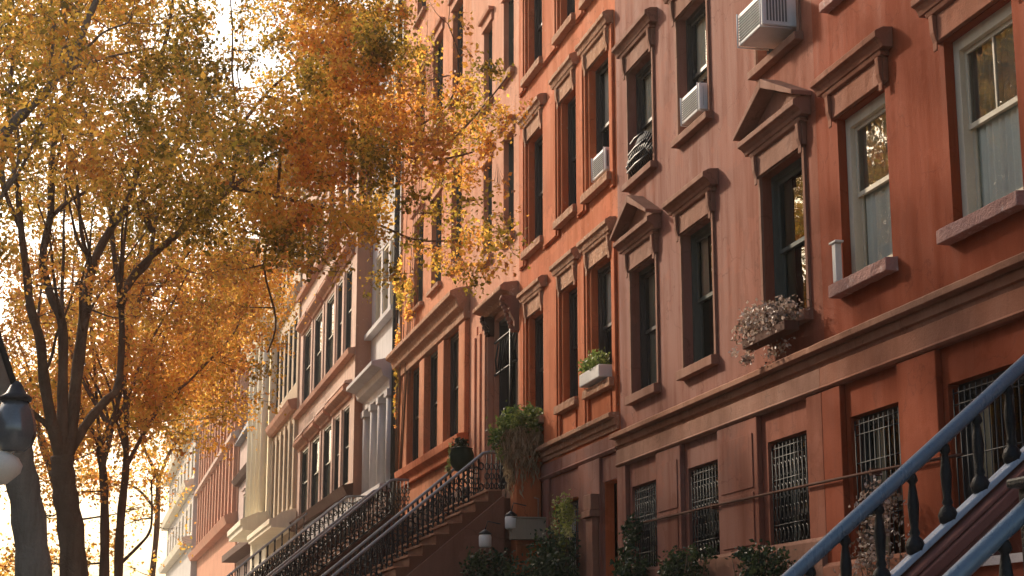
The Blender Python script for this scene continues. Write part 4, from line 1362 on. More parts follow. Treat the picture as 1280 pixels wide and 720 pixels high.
TREES = {
 'oak': dict(limbs=[(0.207,0.132,[(-0.49,19.0,1.05),(-0.55,18.94,1.86),(-0.6,18.89,2.52),(-0.68,18.83,3.09),(-0.77,18.78,3.5),(-0.85,18.72,3.83),(-0.97,18.67,4.2),(-1.12,18.61,4.61),(-1.26,18.56,5.15),(-1.4,18.5,5.82)]),(0.079,0.021,[(-1.4,18.5,5.82),(-1.33,18.44,6.6),(-1.19,18.39,7.08),(-0.96,18.33,7.39),(-0.73,18.28,7.65),(-0.5,18.22,8.05),(-0.37,18.17,8.39),(-0.26,18.11,8.7),(-0.17,18.06,9.1),(-0.07,18.0,9.65)]),(0.026,0.009,[(-0.73,18.4,7.69),(-0.5,18.67,8.04),(-0.25,18.95,8.25),(0.01,19.23,8.45),(0.37,19.5,8.65)]),(0.021,0.008,[(-0.49,18.0,7.97),(-0.31,17.67,7.97),(-0.17,17.33,8.0),(0.07,17.0,8.0)]),(0.039,0.009,[(-1.4,18.5,5.82),(-1.28,18.75,6.15),(-1.16,19.0,6.67),(-1.03,19.25,7.21),(-1.21,19.5,7.94),(-1.4,19.75,8.59),(-1.42,20.0,9.48)]),(0.088,0.025,[(-1.4,18.5,5.82),(-1.57,18.3,6.63),(-1.7,18.1,7.62),(-1.66,17.9,8.44),(-1.47,17.7,9.45),(-1.03,17.5,10.32)]),(0.051,0.016,[(-1.69,18.0,7.58),(-2.17,17.5,8.23),(-2.63,17.0,9.01)]),(0.034,0.014,[(-1.65,17.8,8.4),(-0.82,18.37,9.26),(0.2,18.93,9.9),(1.33,19.5,10.47)]),(0.039,0.012,[(-1.63,18.2,7.12),(-2.33,17.6,7.22),(-3.08,17.0,7.29)]),(0.035,0.014,[(-1.26,18.5,5.14),(-1.86,18.67,5.75),(-2.64,18.83,6.36),(-3.33,19.0,6.62)]),(0.028,0.007,[(-1.2,18.4,7.08),(-1.31,18.61,7.37),(-1.45,18.82,7.64),(-1.62,19.04,7.9),(-1.79,19.25,8.17),(-1.92,19.46,8.47)]),(0.028,0.007,[(-1.2,18.4,7.08),(-1.39,18.65,7.48),(-1.61,18.89,7.85),(-1.87,19.14,8.22),(-2.16,19.38,8.57),(-2.38,19.63,8.98)]),(0.019,0.007,[(-0.73,18.4,7.69),(-0.67,18.48,7.98),(-0.59,18.57,8.28),(-0.5,18.65,8.57),(-0.38,18.74,8.86),(-0.24,18.82,9.14)]),(0.025,0.006,[(-0.73,18.4,7.69),(-0.71,18.24,8.0),(-0.69,18.08,8.3),(-0.74,17.92,8.6),(-0.72,17.76,8.9),(-0.65,17.6,9.2)]),(0.023,0.006,[(-1.33,18.4,6.59),(-1.1,18.13,6.81),(-0.86,17.86,7.0),(-0.63,17.59,7.2),(-0.44,17.32,7.42),(-0.25,17.05,7.63)]),(0.024,0.006,[(-1.33,18.4,6.59),(-1.52,18.27,6.93),(-1.76,18.15,7.24),(-1.96,18.02,7.57),(-2.18,17.9,7.88),(-2.38,17.77,8.2)]),(0.027,0.006,[(-1.12,18.4,6.51),(-0.98,18.26,6.69),(-0.87,18.11,6.9),(-0.76,17.97,7.1),(-0.68,17.83,7.31),(-0.62,17.68,7.52)]),(0.021,0.006,[(-1.12,18.4,6.51),(-1.17,18.26,6.94),(-1.3,18.13,7.34),(-1.46,17.99,7.72),(-1.56,17.86,8.13),(-1.65,17.72,8.53)]),(0.03,0.006,[(-0.5,18.4,8.11),(-0.7,18.01,8.23),(-0.84,17.63,8.38),(-0.94,17.24,8.54),(-0.96,16.86,8.72),(-0.96,16.47,8.88)]),(0.021,0.006,[(-0.5,18.4,8.11),(-0.61,18.15,8.5),(-0.72,17.91,8.89),(-0.73,17.66,9.29),(-0.73,17.41,9.67),(-0.68,17.17,10.05)])],
  boughs=[(-3.2,20.68,11.15,0.26,104,2),(-2.71,20.12,10.87,0.25,104,1),(-2.4,20.45,11.32,0.26,104,1),(-1.93,17.59,9.91,0.22,104,1),(-1.53,16.69,9.58,0.21,104,2),(-1.14,16.38,9.27,0.15,12,0),(-0.9,16.65,9.41,0.15,12,1),(-0.41,18.94,10.71,0.18,12,2),(-0.07,17.78,10.27,0.17,12,1),(0.16,15.86,9.45,0.15,12,1),(0.56,20.86,11.9,0.19,12,1),(1.05,20.13,11.52,0.19,14,1),(1.07,17.39,10.06,0.16,14,0),(-2.46,15.68,8.71,0.2,104,2),(-2.87,20.9,10.83,0.26,104,1),(-1.92,16.09,8.95,0.2,104,0),(-1.77,17.12,9.44,0.22,104,0),(-1.75,20.87,10.88,0.26,104,1),(-1.14,17.25,9.47,0.16,35,2),(-0.79,18.95,10.28,0.18,35,1),(-0.49,17.49,9.63,0.16,35,1),(-0.34,19.37,10.61,0.18,35,1),(0.32,18.69,10.35,0.17,35,1),(0.47,19.06,10.56,0.18,35,1),(1.09,20.28,11.17,0.19,39,1),(1.4,20.66,11.46,0.19,39,1),(-3.29,20.47,10.41,0.26,104,2),(-2.91,20.21,10.26,0.25,104,1),(-1.97,17.56,9.09,0.22,104,1),(-1.85,17.12,8.94,0.22,104,1),(-1.7,20.77,10.43,0.26,104,1),(-1.12,19.03,9.93,0.24,49,1),(-0.88,18.85,9.95,0.24,49,1),(-0.48,16.27,8.62,0.2,49,1),(-0.01,20.85,10.82,0.26,49,0),(0.11,16.88,8.92,0.21,49,0),(0.49,19.13,10.12,0.24,49,0),(1.0,18.58,10.1,0.23,56,1),(1.09,17.11,9.4,0.21,56,1),(-2.97,20.07,9.61,0.25,104,0),(-2.79,19.78,9.53,0.25,104,2),(-2.37,20.51,9.95,0.26,104,0),(-2.14,20.39,9.98,0.26,104,1),(-1.37,18.72,9.34,0.24,104,0),(-0.99,16.97,8.79,0.21,65,1),(-0.9,19.36,9.82,0.24,65,0),(-0.44,20.97,10.54,0.26,65,1),(-0.15,16.67,8.72,0.21,65,1),(0.08,20.33,10.15,0.26,65,0),(0.62,20.53,10.37,0.26,65,1),(0.92,18.52,9.36,0.23,73,1),(1.46,19.94,10.15,0.25,73,1),(-3.04,19.88,9.23,0.25,104,1),(-2.57,19.06,8.92,0.24,104,1),(-2.03,18.35,8.78,0.23,104,1),(-1.59,16.49,8.04,0.21,104,2),(-1.45,16.61,8.26,0.21,104,1),(-1.32,19.14,9.01,0.24,81,0),(-0.75,18.04,8.78,0.23,81,0),(-0.49,18.54,8.85,0.23,81,1),(-0.29,20.58,9.67,0.26,81,1),(0.19,16.15,7.99,0.2,81,1),(0.47,18.66,9.23,0.23,81,0),(0.87,19.53,9.56,0.25,92,0),(1.15,17.87,9.03,0.22,92,1),(-2.63,18.48,8.29,0.23,104,1),(-2.09,16.68,7.72,0.21,104,2),(-2.17,17.83,8.17,0.22,104,0),(-1.8,19.49,8.84,0.24,104,1),(-1.47,20.4,9.3,0.26,104,0),(-0.9,17.21,8.05,0.22,72,1),(-1.15,17.22,7.96,0.22,72,0),(-0.96,19.37,8.81,0.24,72,1),(-0.59,15.9,7.48,0.2,72,1),(-0.49,19.8,8.97,0.25,58,2),(-0.55,16.97,8.15,0.21,58,0),(-0.18,18.56,8.79,0.23,58,2),(-0.28,20.05,9.36,0.25,58,1),(0.1,19.5,9.0,0.24,58,1),(0.12,18.97,8.82,0.24,58,1),(0.57,18.43,8.68,0.23,46,1),(0.65,16.2,7.79,0.2,46,0),(0.83,17.02,8.16,0.16,37,1),(1.5,19.98,9.39,0.19,37,1),(-2.71,19.28,8.38,0.24,104,1),(-2.32,18.59,8.02,0.23,104,1),(-1.91,16.81,7.61,0.21,104,1),(-1.82,20.83,8.93,0.26,104,0),(-1.38,18.41,8.15,0.23,104,2),(-1.13,17.63,7.79,0.22,50,1),(-1.26,19.29,8.37,0.24,50,1),(-0.68,19.72,8.79,0.25,50,0),(-0.88,18.95,8.5,0.24,50,1),(-0.44,16.53,7.48,0.21,50,1),(-0.58,18.55,8.36,0.23,50,1),(0.06,20.76,9.22,0.26,82,1),(0.26,19.2,8.68,0.24,50,1),(0.14,18.89,8.47,0.24,50,1),(0.62,17.51,7.81,0.22,50,0),(0.67,17.56,8.08,0.22,50,1),(0.97,18.23,8.29,0.17,26,0),(1.27,16.14,7.46,0.15,14,0),(-2.92,20.53,8.23,0.26,104,0),(-2.66,20.4,8.14,0.26,104,1),(-2.34,20.09,8.14,0.25,104,0),(-1.8,17.82,7.55,0.22,104,0),(-1.24,15.51,6.78,0.19,104,1),(-0.89,15.92,6.87,0.2,82,0),(-0.62,15.92,7.07,0.2,50,1),(-0.7,16.52,7.12,0.21,50,1),(-0.25,16.11,7.04,0.2,50,1),(-0.4,20.49,8.58,0.26,50,1),(-0.15,15.81,6.97,0.2,50,2),(-0.22,18.27,7.89,0.23,50,1),(0.3,19.1,8.14,0.24,82,0),(0.57,19.05,8.24,0.24,82,0),(0.93,18.22,7.89,0.17,40,0),(1.33,17.56,7.8,0.16,14,1),(-2.25,16.3,6.69,0.2,104,1),(-2.72,20.73,8.03,0.26,104,1),(-2.05,17.81,7.22,0.22,104,1),(-1.66,18.89,7.41,0.24,104,1),(-1.35,16.96,6.95,0.21,104,1),(-1.06,19.29,7.65,0.24,82,1),(-0.59,16.05,6.63,0.2,65,1),(-0.49,19.85,8.03,0.25,50,1),(-0.26,18.04,7.35,0.23,50,1),(0.08,16.44,6.88,0.21,49,1),(0.2,15.72,6.66,0.2,82,0),(0.6,15.79,6.82,0.2,82,1),(1.02,17.72,7.43,0.22,46,0),(0.94,16.61,7.11,0.21,46,1),(1.36,19.91,8.09,0.19,40,1),(-2.47,16.45,6.29,0.21,104,1),(-2.17,18.12,6.76,0.23,104,0),(-2.15,19.72,7.53,0.25,104,2),(-1.67,18.82,7.02,0.24,104,1),(-1.04,15.61,6.12,0.2,104,1),(-1.03,20.83,7.6,0.26,65,1),(-0.8,17.65,6.94,0.22,49,0),(-0.25,19.72,7.58,0.25,50,1),(-0.28,16.97,6.57,0.21,50,2),(0.06,16.55,6.51,0.21,50,2),(-0.1,20.27,7.77,0.25,50,2),(0.3,16.32,6.62,0.2,50,1),(0.29,19.36,7.57,0.24,50,0),(0.47,16.96,6.7,0.21,50,0),(0.69,18.84,7.18,0.24,50,1),(1.07,18.16,7.27,0.23,56,1),(0.75,16.02,6.42,0.2,56,1),(1.25,15.72,6.34,0.2,56,0),(1.26,17.17,6.86,0.22,56,0),(-2.38,17.71,6.28,0.22,104,0),(-2.47,19.61,7.02,0.25,104,1),(-1.71,16.5,6.13,0.21,104,1),(-1.47,17.71,6.62,0.22,104,2),(-1.56,20.51,7.21,0.26,104,0),(-2.85,20.23,6.66,0.25,104,1),(-2.48,19.24,6.48,0.24,104,1),(-2.25,20.06,6.83,0.25,104,1),(-1.98,20.7,6.91,0.26,104,1),(-1.24,18.42,6.39,0.23,104,0),(-2.2,16.44,5.5,0.21,104,1),(-2.27,19.67,6.09,0.25,104,1),(-1.89,17.47,5.84,0.22,104,0),(-1.57,17.31,5.76,0.22,104,1),(-1.21,18.1,5.83,0.23,104,1),(-2.68,19.84,5.94,0.25,163,2),(-2.39,20.03,5.89,0.25,163,2),(-2.03,18.45,5.72,0.23,163,2),(-1.75,19.36,5.83,0.24,163,2),(-1.38,19.41,5.98,0.24,163,2)]),
 'ash': dict(limbs=[(0.205,0.154,[(-0.09,24.0,0.9),(-0.16,24.0,1.93),(-0.24,24.0,2.77),(-0.32,24.0,3.41),(-0.41,24.0,3.83),(-0.46,24.0,4.15),(-0.48,24.0,4.37)]),(0.091,0.021,[(-0.46,24.0,4.21),(-0.62,23.85,4.73),(-0.77,23.7,5.37),(-0.84,23.55,5.85),(-0.99,23.4,6.29),(-1.06,23.25,6.73),(-1.15,23.1,7.23),(-1.22,22.95,7.74),(-1.34,22.8,8.35),(-1.39,22.65,8.97),(-1.35,22.5,9.81)]),(0.085,0.023,[(-0.47,24.0,4.32),(-0.51,24.04,4.92),(-0.53,24.08,5.37),(-0.58,24.12,6.19),(-0.77,24.17,6.64),(-0.9,24.21,7.14),(-0.83,24.25,7.77),(-0.85,24.29,8.25),(-0.84,24.33,8.85),(-0.69,24.38,9.59),(-0.65,24.42,10.34),(-0.6,24.46,11.1),(-0.6,24.5,12.12)]),(0.04,0.012,[(-0.83,24.2,7.73),(-0.61,24.65,8.1),(-0.38,25.1,8.38),(-0.13,25.55,8.71),(0.2,26.0,9.3)]),(0.102,0.024,[(-0.45,24.0,4.26),(-0.38,24.12,4.83),(-0.36,24.25,5.4),(-0.31,24.38,6.18),(-0.25,24.5,6.99),(-0.14,24.62,7.41),(0.02,24.75,7.79),(0.15,24.88,8.07),(0.31,25.0,8.58),(0.42,25.12,9.3),(0.5,25.25,10.1),(0.7,25.38,11.06),(0.83,25.5,12.43)]),(0.041,0.011,[(-0.23,24.4,7.09),(-0.31,24.17,7.23),(-0.44,23.95,7.37),(-0.55,23.73,7.74),(-0.66,23.5,8.15)]),(0.08,0.025,[(-0.45,24.0,4.26),(-0.33,24.2,4.58),(-0.14,24.4,4.95),(0.06,24.6,5.24),(0.21,24.8,5.47),(0.24,25.0,6.16),(0.19,25.2,6.83),(0.08,25.4,7.47),(0.02,25.6,8.01),(0.06,25.8,8.6),(0.21,26.0,9.17)]),(0.047,0.019,[(0.19,25.0,6.71),(0.36,25.29,7.14),(0.59,25.57,7.49),(0.64,25.86,8.02),(0.72,26.14,8.54),(0.88,26.43,9.34),(1.3,26.71,10.12),(1.94,27.0,10.8)]),(0.058,0.015,[(0.19,24.5,6.55),(0.38,24.5,7.08),(0.98,24.5,7.71),(1.69,24.5,8.41),(2.38,24.5,9.01),(3.2,24.5,9.25),(3.93,24.5,9.12),(4.66,24.5,9.04),(5.28,24.5,9.21)]),(0.035,0.012,[(1.69,24.5,8.41),(2.29,24.6,8.36),(3.13,24.7,8.23),(3.87,24.8,8.08),(4.5,24.9,7.89),(5.2,25.0,7.95)]),(0.041,0.012,[(0.98,24.7,7.76),(1.59,24.9,9.07),(2.17,25.1,10.06),(2.9,25.3,10.83),(3.55,25.5,11.36)]),(0.036,0.012,[(2.16,25.0,10.02),(2.77,25.0,9.94),(3.5,25.0,10.13),(4.24,25.0,10.32),(4.99,25.0,10.58)]),(0.023,0.009,[(3.93,24.5,9.12),(4.39,24.38,9.49),(4.85,24.25,9.86),(5.0,24.12,10.47),(4.79,24.0,11.04)]),(0.023,0.009,[(4.66,24.5,9.04),(5.13,24.4,9.55),(5.54,24.3,10.06),(5.76,24.2,10.36)]),(0.029,0.012,[(2.38,24.5,9.01),(2.38,24.88,8.25),(2.26,25.25,7.47),(2.5,25.62,6.7),(2.43,26.0,6.27)]),(0.051,0.016,[(-0.47,24.0,4.37),(-0.68,23.83,4.74),(-0.97,23.67,4.96),(-1.11,23.5,5.15),(-1.44,23.33,5.64),(-1.97,23.17,6.23),(-2.59,23.0,6.7)]),(0.037,0.008,[(-1.2,24.2,7.5),(-1.4,24.01,7.88),(-1.55,23.81,8.26),(-1.68,23.62,8.65),(-1.87,23.43,9.01),(-2.12,23.24,9.33)]),(0.034,0.009,[(-1.2,24.2,7.5),(-1.48,24.49,8.17),(-1.66,24.79,8.89),(-1.85,25.08,9.62),(-2.0,25.38,10.4),(-2.24,25.67,11.17)]),(0.023,0.009,[(-0.83,24.2,7.76),(-0.81,24.49,8.39),(-0.9,24.78,9.04),(-0.93,25.08,9.72),(-0.94,25.37,10.4),(-1.0,25.66,11.12)]),(0.031,0.009,[(-0.83,24.2,7.76),(-0.82,24.55,8.4),(-0.76,24.9,9.06),(-0.61,25.25,9.72),(-0.5,25.59,10.41),(-0.32,25.94,11.12)]),(0.028,0.009,[(-0.79,24.2,5.49),(-0.7,24.21,5.77),(-0.65,24.21,6.08),(-0.55,24.22,6.37),(-0.47,24.22,6.65),(-0.37,24.23,6.95)]),(0.038,0.009,[(-0.79,24.2,5.49),(-0.87,24.59,5.94),(-0.94,24.99,6.42),(-0.94,25.38,6.91),(-0.91,25.77,7.42),(-0.82,26.16,7.92)]),(0.027,0.009,[(-0.31,24.2,6.15),(-0.21,24.47,6.51),(-0.06,24.73,6.86),(0.13,25.0,7.2),(0.31,25.26,7.56),(0.51,25.53,7.92)]),(0.03,0.008,[(-0.31,24.2,6.15),(-0.35,23.92,6.46),(-0.34,23.64,6.77),(-0.26,23.36,7.07),(-0.25,23.08,7.37),(-0.2,22.8,7.67)]),(0.029,0.009,[(0.02,24.2,7.66),(-0.08,24.5,8.3),(-0.27,24.81,8.92),(-0.44,25.11,9.59),(-0.7,25.42,10.22),(-0.89,25.72,10.92)]),(0.026,0.008,[(0.02,24.2,7.66),(0.35,24.13,7.96),(0.62,24.05,8.31),(0.81,23.98,8.73),(1.0,23.91,9.14),(1.09,23.83,9.59)]),(0.029,0.009,[(0.18,24.2,6.63),(0.15,24.17,6.95),(0.17,24.14,7.28),(0.16,24.1,7.61),(0.22,24.07,7.93),(0.32,24.04,8.24)]),(0.03,0.009,[(0.18,24.2,6.63),(0.19,24.38,7.18),(0.21,24.55,7.74),(0.24,24.73,8.32),(0.37,24.9,8.9),(0.49,25.08,9.49)]),(0.033,0.008,[(-0.58,24.2,6.2),(-0.66,23.82,6.49),(-0.72,23.43,6.77),(-0.76,23.05,7.06),(-0.86,22.66,7.31),(-0.98,22.28,7.54)]),(0.035,0.009,[(-0.58,24.2,6.2),(-0.62,24.39,6.74),(-0.63,24.58,7.29),(-0.66,24.77,7.87),(-0.66,24.96,8.44),(-0.68,25.15,9.03)]),(0.028,0.008,[(0.57,24.2,7.61),(0.41,24.09,7.83),(0.29,23.98,8.07),(0.16,23.87,8.31),(0.04,23.76,8.54),(-0.08,23.66,8.79)]),(0.033,0.009,[(0.57,24.2,7.61),(0.47,24.39,8.06),(0.34,24.58,8.51),(0.2,24.76,8.97),(0.11,24.95,9.46),(-0.04,25.14,9.92)]),(0.025,0.008,[(-0.22,24.2,6.98),(-0.28,24.06,7.3),(-0.38,23.92,7.61),(-0.51,23.77,7.9),(-0.63,23.63,8.19),(-0.73,23.49,8.49)]),(0.038,0.009,[(-0.22,24.2,6.98),(-0.39,24.16,7.53),(-0.47,24.12,8.11),(-0.61,24.08,8.66),(-0.8,24.04,9.21),(-0.93,24.0,9.78)]),(0.028,0.009,[(1.67,24.2,8.33),(1.56,24.45,8.7),(1.43,24.69,9.07),(1.33,24.94,9.47),(1.28,25.18,9.89),(1.19,25.43,10.31)]),(0.029,0.008,[(1.67,24.2,8.33),(1.73,24.13,8.9),(1.68,24.07,9.48),(1.6,24.0,10.06),(1.58,23.93,10.64),(1.51,23.87,11.23)])],
